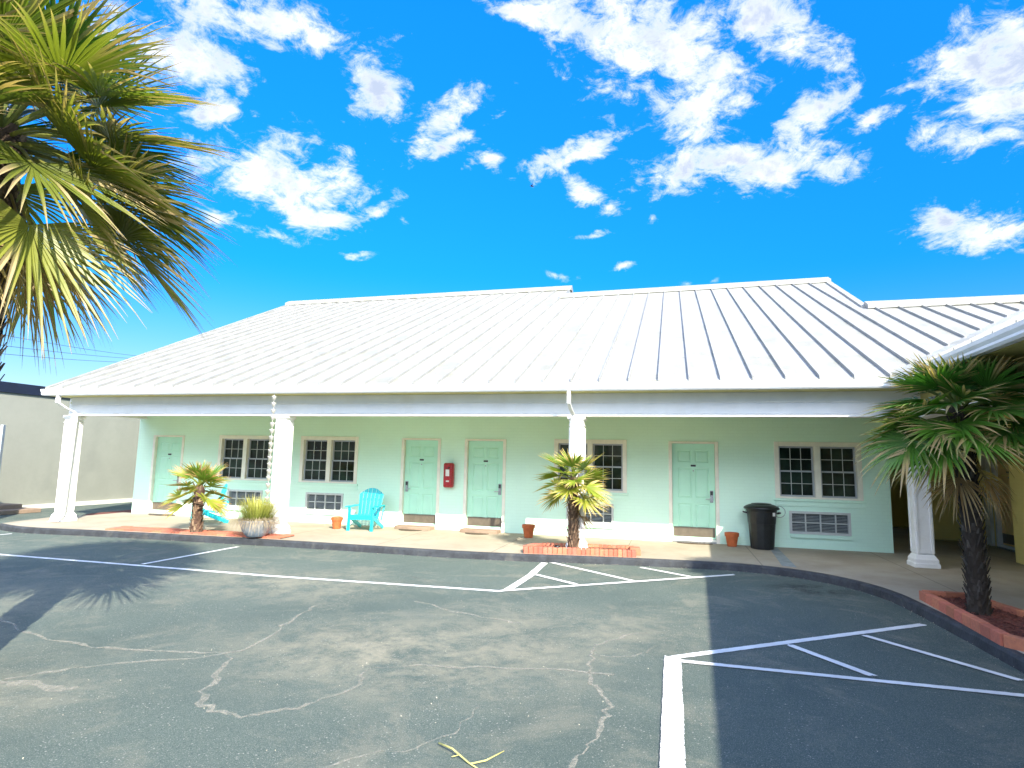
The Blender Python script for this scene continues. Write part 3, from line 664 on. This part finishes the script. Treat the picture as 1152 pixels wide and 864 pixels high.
def palm(name,label,loc,H,r,nfr,pet,Rb,seed,width=1.0,greens=None,skirt=0,el_hi=78,rz=0,group='fan palms by the motel',nseg=26,lean=(0,0),tip=(.42,.30,.13),el_lo=-55,droop=.5,spread=105,bark=((.07,.045,.03),(.36,.26,.16)),crown_extra=None):
    rnd=random.Random(seed); t=thing(name,label,'palm tree',loc,rz,group)
    trunk_mesh(H,r,r*.85,rnd,bark[0],bark[1],lean=lean).build('trunk',M['bark'],t)
    cr=MB(); sk=MB()
    top=Vector((lean[0],lean[1],H-.02)); ga=2.39996
    for i in range(nfr):
        u=i/(nfr-1); el=math.radians(el_hi+(el_lo-el_hi)*u**.85)+rnd.uniform(-.12,.12); az=i*ga+rnd.uniform(-.25,.25)
        g0=greens[0]; g1=greens[1]; g_=lerp(g0,g1,min(1,max(0,u*1.15+rnd.uniform(-.35,.25))))
        k=rnd.uniform(.8,1.25); g_=tuple(x*k for x in g_)
        young=1-.35*max(0,(.18-u)/.18)
        frond(cr,cr,top+Vector((0,0,.10*(1-u)-.16*u)),az,el,pet*rnd.uniform(.8,1.15)*young,Rb*rnd.uniform(.85,1.1)*young,nseg,rnd,g_,tip,droop*(.6+.9*u),spread,width,.22+.2*u)
    cr.build('crown',M['frond'],t)
    for i in range(skirt):
        az=i*ga+.7; el=math.radians(rnd.uniform(-75,-40)); k=rnd.uniform(.7,1.2); c_=tuple(x*k for x in rnd.choice([(.34,.24,.11),(.26,.17,.08),(.42,.33,.16)]))
        frond(sk,sk,top+Vector((0,0,-.22-.25*rnd.random())),az,el,pet*.65,Rb*.7,nseg*2//3,rnd,c_,(.38,.28,.15),.8,75,width*.7,.3)
    if skirt: sk.build('dead_fronds',M['frond'],t)
    return t
YG=((.085,.19,.02),(.27,.31,.04)); DG=((.022,.10,.012),(.075,.19,.025))
palm('fan_palm','small yellow green fan palm in front of the turquoise chair at the left',(-10.02,11.28,.05),1.0,.11,17,.36,.50,21,1.3,YG,0,group='small fan palms along the kerb',nseg=22,el_lo=-12,droop=.14,tip=(.55,.33,.15),bark=((.13,.07,.05),(.55,.38,.24)))
palm('fan_palm','small yellow green fan palm in the brick planter before the middle column',(-1.86,11.72,.10),1.34,.095,20,.34,.54,34,1.3,YG,1,group='small fan palms along the kerb',nseg=26,el_lo=-10,droop=.14,tip=(.6,.45,.2),bark=((.09,.05,.03),(.40,.27,.17)))
palm('fan_palm','dark green fan palm with shaggy black trunk in the right brick planter',(3.45,8.58,.06),2.42,.105,42,.50,.68,58,1.3,DG,5,nseg=28,el_lo=-8,tip=(.40,.30,.15),droop=.3,bark=((.028,.022,.016),(.10,.09,.08)),lean=(-.05,.05))
palm('cabbage_palm','very large shaggy palm whose yellow green fronds overhang the lot at the upper left',(-5.72,3.72,GZ),4.62,.20,62,1.02,1.05,77,1.1,((.05,.12,.018),(.19,.21,.035)),6,nseg=46,el_lo=-19,tip=(.42,.32,.18),droop=.24,spread=115,group='large palm')

# ------------------------------------------------------------------ brick edgings
def brick(mb_,c,d,L,W,H,z,rnd):
    d=Vector((d[0],d[1])).normalized(); s=Vector((-d.y,d.x)); c=Vector(c); k=rnd.uniform(.75,1.2)
    col=(.50*k,.15*k*rnd.uniform(.9,1.2),.09*k); dz=rnd.uniform(-.004,.004)
    e=.006; bot=[c+d*a*L/2+s*b*W/2 for a,b in ((-1,-1),(1,-1),(1,1),(-1,1))]; 
    top=[c+d*a*(L/2-e)+s*b*(W/2-e) for a,b in ((-1,-1),(1,-1),(1,1),(-1,1))]
    mb_.loft([[(p.x,p.y,z) for p in bot],[(p.x,p.y,z+H-e+dz) for p in bot],[(p.x,p.y,z+H+dz) for p in top]],col)
def course(mb_,P,L,W,H,z,seed,gap=.008,across=False):
    rnd=random.Random(seed)
    for i in range(len(P)-1):
        a=Vector(P[i]);b=Vector(P[i+1]); n=max(1,int((b-a).length/(L+gap))); d=(b-a).normalized()
        for j in range(n):
            c=a+(b-a)*(j+.5)/n; brick(mb_,c,d,(b-a).length/n-gap,W,H,z,rnd)
def kerb_at(x0,x1,d,n=20):
    """points of the kerb line between two x, moved inwards by d"""
    Q=[p for p in offset(K,d) if x0<=p[0]<=x1]; return Q
t=thing('brick_strip','long flat red brick strip beneath the left palm and the potted grass','brick edging',(0,0,0),0,'red brick edgings')
b=MB()
for r_ in range(5):
    Q=kerb_at(-12.55+.05*r_,-7.6,.20+.108*r_); Q=[Q[0],Q[len(Q)//3],Q[2*len(Q)//3],Q[-1]]; course(b,Q,.2,.100,.05,PZ-.015,40+r_)
b.build('bricks',M['brick'],t)
b=MB(); Q=kerb_at(-12.5,-7.62,.16); Q2=kerb_at(-12.5,-7.62,.66); b.prism([tuple(q) for q in Q]+[tuple(q) for q in Q2[::-1]],PZ-.01,PZ+.012); b.build('mortar_bed',M['soil'],t)
t=thing('brick_planter','low raised red brick planter around the middle palm','planter',(0,0,0),0,'red brick edgings')
b=MB(); Q=kerb_at(-2.83,-.5,.20); course(b,[Q[0],Q[len(Q)//2],Q[-1]],.075,.19,.115,PZ,50)
Qb=kerb_at(-2.7,-.72,.88); course(b,[Qb[0],Qb[len(Qb)//2],Qb[-1]],.075,.19,.10,PZ,51)
e0=Vector(Q[0]);e1=Vector(Qb[0]); course(b,[tuple(e0+(e1-e0)*.18),tuple(e0+(e1-e0)*.85)],.075,.19,.11,PZ,52)
e0=Vector(Q[-1]);e1=Vector(Qb[-1]); course(b,[tuple(e0+(e1-e0)*.18),tuple(e0+(e1-e0)*.85)],.075,.19,.11,PZ,53)
b.build('bricks',M['brick'],t)
Q=kerb_at(-2.75,-.55,.24);Qb=kerb_at(-2.75,-.55,.82); b=MB(); b.prism([tuple(q) for q in Q]+[tuple(q) for q in Qb[::-1]],PZ-.005,PZ+.06); b.build('soil',M['soil'],t)
t=thing('brick_planter','angular red brick planter filled with red mulch around the dark right palm','planter',(0,0,0),0,'red brick edgings')
BP=[(3.19,9.50),(3.17,7.35),(3.34,7.12),(3.95,7.25),(3.98,8.2),(3.70,9.50),(3.19,9.50)]
b=MB(); course(b,BP,.195,.10,.12,PZ-.002,60); b.build('bricks',M['brick'],t)
b=MB(); b.prism([(3.21,9.45),(3.2,7.4),(3.36,7.17),(3.92,7.28),(3.95,8.2),(3.67,9.46)],PZ-.005,PZ+.055)
rnd=random.Random(9)
for i in range(900):
    x=rnd.uniform(3.2,3.95);y=rnd.uniform(7.2,9.45)
    if x>3.95-(max(0,y-8.2))*.2: continue
    a=rnd.uniform(0,6.28); L=rnd.uniform(.015,.04); h=PZ+.055+rnd.uniform(0,.02); c_,s_2=math.cos(a)*L,math.sin(a)*L
    b.add([(x-c_,y-s_2,h),(x+s_2*.3,y-c_*.3,h+.012),(x+c_,y+s_2,h+rnd.uniform(0,.015)),(x-s_2*.3,y+c_*.3,h+.005)],[(0,1,2,3)])
b.build('mulch',M['mulch'],t)
hs=MB(); hs.tube([(-2.18,11.95,PZ+.03),(-2.1,11.80,PZ+.04),(-2.12,11.62,PZ+.10),(-2.14,11.50,PZ+.12)],.045,12); tag(hs.build('drain_pipe',M['hose'],smooth=True),'short black corrugated drain pipe end on the bricks beside the middle palm','pipe')

# ------------------------------------------------------------------ rain chain
t=thing('rain_chain','chain of small pale metal cups hanging from the gutter left of the second column','rain chain',(-8.42,11.45,0))
b=MB(); b.tube([(0,0,3.12),(0,0,.5)],.006,5); b.build('chain',M['chain'],t)
z=3.0
for i in range(17):
    c=MB(); c.lathe([(.012,-.05),(.035,-.02),(.052,.03),(.055,.045),(.045,.03),(.02,-.02)],10,(0,0,0),cap=False)
    o=c.build('cup',M['chain'],t,smooth=True); o.location=(0,0,z); z-=.145

# ------------------------------------------------------------------ garden chairs
def slat(mb_,p0,p1,w_,th,nrm,col=(1,1,1),arch=None):
    p0=Vector(p0);p1=Vector(p1);d=(p1-p0).normalized();nrm=Vector(nrm).normalized();s=d.cross(nrm).normalized()
    mb_.loft([[tuple(p+s*a*w_/2+nrm*b*th/2) for a,b in ((-1,-1),(1,-1),(1,1),(-1,1))] for p in (p0,p1)])
def adirondack(label,loc,rz):
    # local: chair faces -y
    t=thing('garden_chair',label,'chair',loc,rz,'turquoise garden chairs')
    b=MB(); 
    for i in range(6):
        y=-.30+i*.085; z=.36-i*.022; b.box((-.26,y-.036,z-.012),(.26,y+.036,z+.012))
    b.box((-.26,-.36,.26),(.26,-.335,.37)); b.build('seat',M['chair'],t,bevel=.008)
    b=MB(); dirv=Vector((0,.29,.957)).normalized(); base=Vector((0,.12,.24)); nrm=Vector((0,-.957,.29))
    hb=[.60,.69,.745,.765,.745,.69,.60]
    for i in range(6):
        x=-.22+i*.088; L=(hb[i]+hb[i+1])/2; fan=x*.18
        w0,w1=.078,.094; s=Vector((1,0,0)); p=base+s*x; q=base+dirv*L+s*(x+fan)
        mid=base+dirv*(L-.03)+s*(x+fan*.97)
        hl=(-.03 if i<3 else 0); hr=(0 if i<3 else -.03)
        if i in (2,3): hl=-.012 if i==2 else 0; hr=0 if i==2 else -.012
        def ring(c,w_,dl=0,dr=0): 
            return [tuple(c-s*w_/2+nrm*-.010+dirv*dl),tuple(c+s*w_/2+nrm*-.010+dirv*dr),tuple(c+s*w_/2+nrm*.010+dirv*dr),tuple(c-s*w_/2+nrm*.010+dirv*dl)]
        b.loft([ring(p,w0),ring(q,w1,hb[i]-L,hb[i+1]-L)])
    # cross rails behind the slats
    for k in (.10,.48):
        c=base+dirv*k-nrm*.022; b.loft([[tuple(c+Vector((x,0,0))+dirv*a*.03+nrm*bb*.010) for a,bb in ((-1,-1),(1,-1),(1,1),(-1,1))] for x in (-.27-.02*(k>.3),.27+.02*(k>.3))])
    b.build('backrest',M['chair'],t,bevel=.008)
    for s in (-1,1):
        a=MB(); x=s*.315; a.prism([(x-.055,-.42),(x+.055,-.42),(x+.05,.10),(x+s*.0+.03,.34),(x-.03,.34),(x-.05,.10)],.545,.568); a.build('armrest',M['chair'],t,bevel=.008)
        l=MB(); slat(l,(s*.30,-.36,0),(s*.29,-.33,.545),.085,.028,(0,0.02,0) if False else (1,0,0)); slat(l,(s*.275,-.36,0),(s*.275,-.33,.50),.05,.03,(0,1,0)); l.build('leg',M['chair'],t,bevel=.006)
        l=MB(); slat(l,(s*.285,-.33,.33),(s*.285,.40,.02),.09,.026,(1,0,0)); l.build('leg',M['chair'],t,bevel=.006)
        l=MB(); slat(l,(s*.31,.36,.54),(s*.30,.20,.20),.05,.024,(1,0,0)); l.build('arm_support',M['chair'],t,bevel=.006)
    return t
adirondack('turquoise plastic garden chair on its own below the second window, beside a terracotta pot',(-7.15,13.50,PZ),R(6))
adirondack('turquoise plastic garden chair behind the left palm, facing left',(-11.35,13.2,PZ),R(-42))

# ------------------------------------------------------------------ pots, bin, extinguisher, potted grass
def pot(label,x,y,s=1):
    t=thing('flower_pot',label,'flower pot',(x,y,PZ),0,'terracotta flower pots')
    b=MB(); b.lathe([(.085*s,0),(.092*s,.01),(.122*s,.20*s),(.137*s,.20*s),(.142*s,.265*s),(.136*s,.272*s),(.122*s,.27*s),(.112*s,.20*s),(.108*s,.19*s)],28,cap=False); b.lathe([(.0,0.002),(.086*s,0.002)],28,cap=False)
    b.build('body',M['terra'],t,smooth=False)
    b=MB(); b.lathe([(.0,.215*s),(.113*s,.21*s)],28,cap=False); b.build('soil',M['soil'],t); return t
pot('terracotta flower pot immediately left of the turquoise chair',-7.84,13.35)
pot('terracotta flower pot left of the brick planter with the middle palm',-3.18,13.65,1.05)
pot('terracotta flower pot left of the black trash can',1.18,14.02,1.05)
t=thing('trash_can','round black plastic trash can with domed lid beside a terracotta pot','trash can',(1.77,13.90,PZ)); t.scale=(1.13,1.13,1.04)
b=MB(); prof=[(.19,0),(.20,.01),(.205,.06),(.235,.50),(.24,.505),(.262,.74),(.27,.75),(.27,.79),(.262,.80)]
n=36
b.loft([[(r_*(1+(.012*math.cos(12*2*math.pi*k/n) if z<.7 else 0))*math.cos(2*math.pi*k/n),r_*(1+(.012*math.cos(12*2*math.pi*k/n) if z<.7 else 0))*math.sin(2*math.pi*k/n),z) for k in range(n)] for r_,z in prof]); b.build('body',M['bin'],t,bevel=0)
b=MB(); b.lathe([(.27,.785),(.305,.78),(.315,.80),(.30,.825),(.25,.855),(.20,.875),(.18,.877),(.175,.89),(.10,.90),(.0,.903)],32,cap=False); b.build('lid',M['bin'],t,smooth=True)
for s in (-1,1):
    b=MB(); b.tube([(s*.26,-.07,.70),(s*.315,-.06,.715),(s*.32,0,.72),(s*.315,.06,.715),(s*.26,.07,.70)],.014,8); b.build('handle',M['bin'],t,smooth=True)
b=MB(); b.box((-.03,-.003,0),(.03,.002,.07),mat=Matrix.Translation((.185,-.20,.66))@Matrix.Rotation(R(40),4,'Z')); b.build('sticker',M['sticker'],t)
b=MB(); P=[(.30+.10*math.cos(a),-.05,.74+.11*math.sin(a)) for a in [2.6-i*.32 for i in range(17)]]; b.tube(P,.005,5); b.build('tie_cord',M['drain'],t,smooth=True)
t=thing('fire_extinguisher','red wall mounted fire extinguisher case with white label between two mint doors','fire extinguisher',(-5.34,14.29,0))
b=MB(); 
def rr(h,w_,z,y): return [(-w_,y,z),(w_,y,z)]
b.box((-.13,-.16,1.06),(.13,-.01,1.66)); b.build('case',M['red'],t,bevel=.045)
b=MB(); b.box((-.10,-.172,1.10),(.10,-.155,1.62)); b.build('cover',M['red'],t,bevel=.02)
b=MB(); b.box((-.055,-.178,1.34),(.04,-.1725,1.50)); b.box((-.04,-.178,1.20),(.04,-.1725,1.235)); b.build('label',M['sticker'],t)
b=MB(); b.tube([(.0,-.18,1.52),(.03,-.19,1.56),(.06,-.18,1.55)],.012,8); b.build('handle',M['dark'],t,smooth=True)
t=thing('potted_grass','blue grey round pot overflowing with yellow green ornamental grass and dry strands','potted plant',(-8.47,11.22,PZ+.03))
b=MB(); b.lathe([(.17,0),(.19,.01),(.27,.12),(.33,.26),(.345,.30),(.36,.31),(.36,.34),(.335,.345),(.32,.30),(.30,.27)],32,cap=False); b.build('pot',M['bowl'],t,smooth=True)
b=MB(); b.lathe([(.0,.30),(.31,.29)],24,cap=False); b.build('soil',M['soil'],t)
b=MB(); rnd=random.Random(15)
for i in range(1900):
    az=rnd.uniform(0,6.283); r0=rnd.uniform(0,.26); base=Vector((math.cos(az)*r0,math.sin(az)*r0,.29)); az2=az+rnd.uniform(-.5,.5)
    dry=rnd.random()<.42; out=rnd.uniform(.18,.42)*(.55+.6*r0/.26) if not dry else rnd.uniform(.30,.44); up=rnd.uniform(.20,.42) if not dry else rnd.uniform(.10,.22)
    end=rnd.uniform(-.05,.2) if not dry else -rnd.uniform(.15,.38)
    d=Vector((math.cos(az2),math.sin(az2),0)); s=Vector((-d.y,d.x,0))*rnd.uniform(.0035,.006)
    vs=[];cs=[]; k=rnd.uniform(.7,1.3)
    c0=(.17*k,.24*k,.05*k) if not dry else (.30*k,.24*k,.15*k); c1=(.50*k,.46*k,.10*k) if not dry else (.42*k,.34*k,.24*k)
    for j in range(6):
        u=j/5; p=base+d*out*(1-(1-u)**1.6)+Vector((0,0,up*math.sin(math.pi*min(1,u*1.0)*.62)*1.05+(end-0)*u*u*.9)); w_=(1-u*.85)
        vs+=[p-s*w_,p+s*w_]; c_=lerp(c0,c1,u); cs+=[c_,c_]
    b.add(vs,[(2*j,2*j+1,2*j+3,2*j+2) for j in range(5)],cs)
b.build('grass_tuft',M['grass'],t)
# a bird high up
t=MB(); t.loft([[(x,math.cos(a)*r_,math.sin(a)*r_) for a in [k*math.pi/3 for k in range(6)]] for x,r_ in ((-.12,.005),(-.06,.03),(.02,.035),(.08,.022),(.12,.004))])
t.add([(.02,0,.02),(-.06,0,.02),(-.04,.22,.07),(.02,-.0,.02),(-.04,-.22,.07)],[(0,1,2),(3,1,4)]); o=t.build('bird',M['bird']); o.location=(-7.0,29.5,16.0); o.rotation_euler=(0,0,.6); tag(o,'tiny dark bird high in the blue sky over the roof','bird')

# ------------------------------------------------------------------ light
sd=Vector((.86,-1.08,1.0)).normalized()      # towards the sun
el=math.asin(sd.z); az=math.atan2(sd.x,sd.y)
L=bpy.data.lights.new('sun','SUN'); L.energy=2.8; L.angle=R(.5); L.color=(1,.93,.78)
lo=bpy.data.objects.new('sun',L); C.objects.link(lo); lo.rotation_euler=sd.to_track_quat('Z','Y').to_euler(); lo.location=(20,-20,25)
wd=bpy.data.worlds.new('World'); scene.world=wd; wd.use_nodes=True; nt=wd.node_tree; nt.nodes.clear(); h=N(nt)
out=h.n('ShaderNodeOutputWorld'); bg=h.n('ShaderNodeBackground'); h.l(bg.outputs[0],out.inputs[0])
sky=h.n('ShaderNodeTexSky',sky_type='NISHITA'); sky.sun_disc=False; sky.sun_elevation=el; sky.sun_rotation=az; sky.altitude=0; sky.air_density=1.0; sky.dust_density=.2; sky.ozone_density=3.0
bg.inputs['Strength'].default_value=.15
hsv=h.n('ShaderNodeHueSaturation'); hsv.inputs['Saturation'].default_value=1.25; hsv.inputs['Value'].default_value=1.0; h.l(sky.outputs[0],hsv.inputs['Color'])
dirv=h.n('ShaderNodeTexCoord').outputs['Generated']
CL=[(-41.5,34.6,9.31,2.06,12,1),(-46.0,30.4,4.54,3.05,18,1),(-37.5,24.0,6.9,3.05,1,1),(-43.0,27.7,2.57,1.44,15,0.9),(-28.4,32.0,3.32,2.43,-21,0.9),(-22.2,30.7,4.17,1.69,28,0.9),(-20.8,28.9,3.86,1.16,22,0.8),(-17.7,27.5,1.57,0.82,2,0.8),(-28.3,23.0,2.97,1.05,21,0.8),(-37.9,19.2,1.96,0.82,-1,0.8),(-29.7,18.7,1.86,0.55,6,0.8),(-41.6,19.9,1.62,0.93,11,0.8),(-34.2,21.3,5.13,1.5,3,0.9),(-14.9,38.6,4.41,1.23,5,0.9),(-9.7,27.9,4.18,1.12,18,0.95),(-8.4,25.0,2.22,0.98,-30,0.8),(-8.1,21.5,1.6,0.63,-1,0.85),(-6.2,23.5,1.97,0.92,-12,0.7),(-0.6,35.9,9.09,3.88,-12,1.1),(8.7,35.2,5.32,3.22,-8,1.1),(3.1,31.0,4.33,4.05,-8,1),(2.9,25.6,7.15,2.34,-2,1),(8.4,25.1,3.39,2.11,-9,0.8),(12.5,28.8,2.91,1.79,14,0.9),(17.2,27.4,1.91,0.91,-4,0.9),(13.1,25.3,3.09,1.79,-31,0.85),(25.3,27.9,3.79,4.35,4,1.1),(23.4,24.6,3.81,1.4,14,0.95),(23.8,17.7,4.29,2.06,-6,1.05),(21.3,19.0,2.18,0.92,-12,0.9),(19.9,28.9,1.27,0.51,5,0.6),(-4.5,17.8,1.58,0.48,8,0.75),(-10.5,16.7,2.13,0.57,5,0.6),(0.5,16.7,0.75,0.64,17,0.6),(3.4,16.8,0.8,0.39,17,0.6),(-0.7,20.9,0.69,0.46,-4,0.6),(-33.8,26.8,0.87,0.71,10,0.6),(-25.7,22.2,0.94,0.69,5,0.6),(-56.0,27.7,5.99,4.47,23,0.8),(-63.2,17.0,6.0,3.28,20,0.9),(33.3,21.5,3.9,3.75,-21,1),(-13.8,47.5,15.93,3.94,0,1),(85,30,20,10,0,1.2),(135,32,26,14,0,1.3),(-110,28,22,10,0,1.2),(180,26,26,12,0,1.3),(-150,50,24,12,0,1.2)]  # last entries: large unseen clouds outside the view, added as fill light
wn=h.n('ShaderNodeTexNoise'); wn.inputs['Scale'].default_value=7; wn.inputs['Detail'].default_value=5; h.l(dirv,wn.inputs['Vector'])
warp=h.vmath('MULTIPLY',h.vmath('SUBTRACT',wn.outputs['Color'],(.5,.5,.5)),(.085,.085,.085)); dw=h.vmath('ADD',dirv,warp)
sz=h.n('ShaderNodeSeparateXYZ'); h.l(dirv,sz.inputs[0])
skyc=h.mix(1.0,hsv.outputs[0],h.mix(h.ramp(sz.outputs[2],.05,.30),(.60,.62,.70),(.05,.50,.78)),'MULTIPLY')
skyf=h.n('ShaderNodeMapRange'); h.l(sz.outputs[2],skyf.inputs[0]); skyf.inputs[1].default_value=.05; skyf.inputs[2].default_value=.62; skyf.inputs[3].default_value=.30; skyf.inputs[4].default_value=1.0
skyc=h.vmath('SCALE',skyc); h.l(skyf.outputs[0],skyc.node.inputs['Scale'])
acc=None
for (a,e,r1,r2,rot,s) in CL:
    a_,e_=R(a),R(e); d=Vector((math.sin(a_)*math.cos(e_),math.cos(a_)*math.cos(e_),math.sin(e_))); east=Vector((math.cos(a_),-math.sin(a_),0)); up=east.cross(d)
    e1=east*math.cos(R(rot))+up*math.sin(R(rot)); e2=d.cross(e1)*-1; e2=d.cross(e1)
    mt=Matrix((e1,e2,d)).transposed()
    mp=h.n('ShaderNodeMapping',vector_type='TEXTURE'); mp.inputs['Location'].default_value=d; mp.inputs['Rotation'].default_value=mt.to_euler(); mp.inputs['Scale'].default_value=(R(r1)*1.0,R(r2)*1.0,.5)
    h.l(dw,mp.inputs['Vector']); ln=h.n('ShaderNodeVectorMath',operation='LENGTH'); h.l(mp.outputs[0],ln.inputs[0])
    v=h.math('MULTIPLY',h.math('SUBTRACT',1,h.math('MULTIPLY',ln.outputs['Value'],.75)),s)
    acc=v if acc is None else h.math('MAXIMUM',acc,v)
cn=h.noise(h.vmath('MULTIPLY',dirv,(1,1,1.7)),10,9,.66,.5); cn2=h.noise(h.vmath('MULTIPLY',dirv,(1,1,1.8)),30,6,.72,.6)
dens=h.math('ADD',acc,h.math('ADD',h.math('MULTIPLY',h.math('SUBTRACT',cn,.5),2.7),h.math('MULTIPLY',h.math('SUBTRACT',cn2,.5),1.5)))
alpha=h.ramp(dens,.22,1.0)
shade=h.ramp(h.noise(dirv,13,7,.6,.1),.38,.62)
core=h.ramp(dens,.5,1.15)
ccol=h.mix(h.math('MULTIPLY',core,h.math('SUBTRACT',1,shade)),(2.05,2.07,2.1),(1.02,1.17,1.45))
cb=h.n('ShaderNodeMapRange'); h.l(sz.outputs[1],cb.inputs[0]); cb.inputs[1].default_value=.25; cb.inputs[2].default_value=-.35; cb.inputs[3].default_value=1; cb.inputs[4].default_value=7.5  # unseen clouds behind the camera brightened as added fill for the front wall
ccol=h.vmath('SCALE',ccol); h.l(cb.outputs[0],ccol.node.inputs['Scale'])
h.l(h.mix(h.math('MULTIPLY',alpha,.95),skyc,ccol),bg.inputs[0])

# ------------------------------------------------------------------ camera
cam=bpy.data.cameras.new('camera'); co=bpy.data.objects.new('camera',cam); C.objects.link(co)
r_=Vector((.9667,.2549,.0206)); u_=Vector((.0117,-.1246,.9921)); f_=Vector((-.2555,.9589,.1234))
co.matrix_world=Matrix(((r_.x,u_.x,-f_.x,0),(r_.y,u_.y,-f_.y,0),(r_.z,u_.z,-f_.z,1.772),(0,0,0,1)))
cam.sensor_width=36; cam.lens=36*684/1152; cam.clip_end=2000; cam.clip_start=.05
scene.camera=co
scene.view_settings.view_transform='Standard'; scene.view_settings.look='None'; scene.view_settings.exposure=2.1; scene.view_settings.gamma=1; scene.view_settings.use_curve_mapping=False
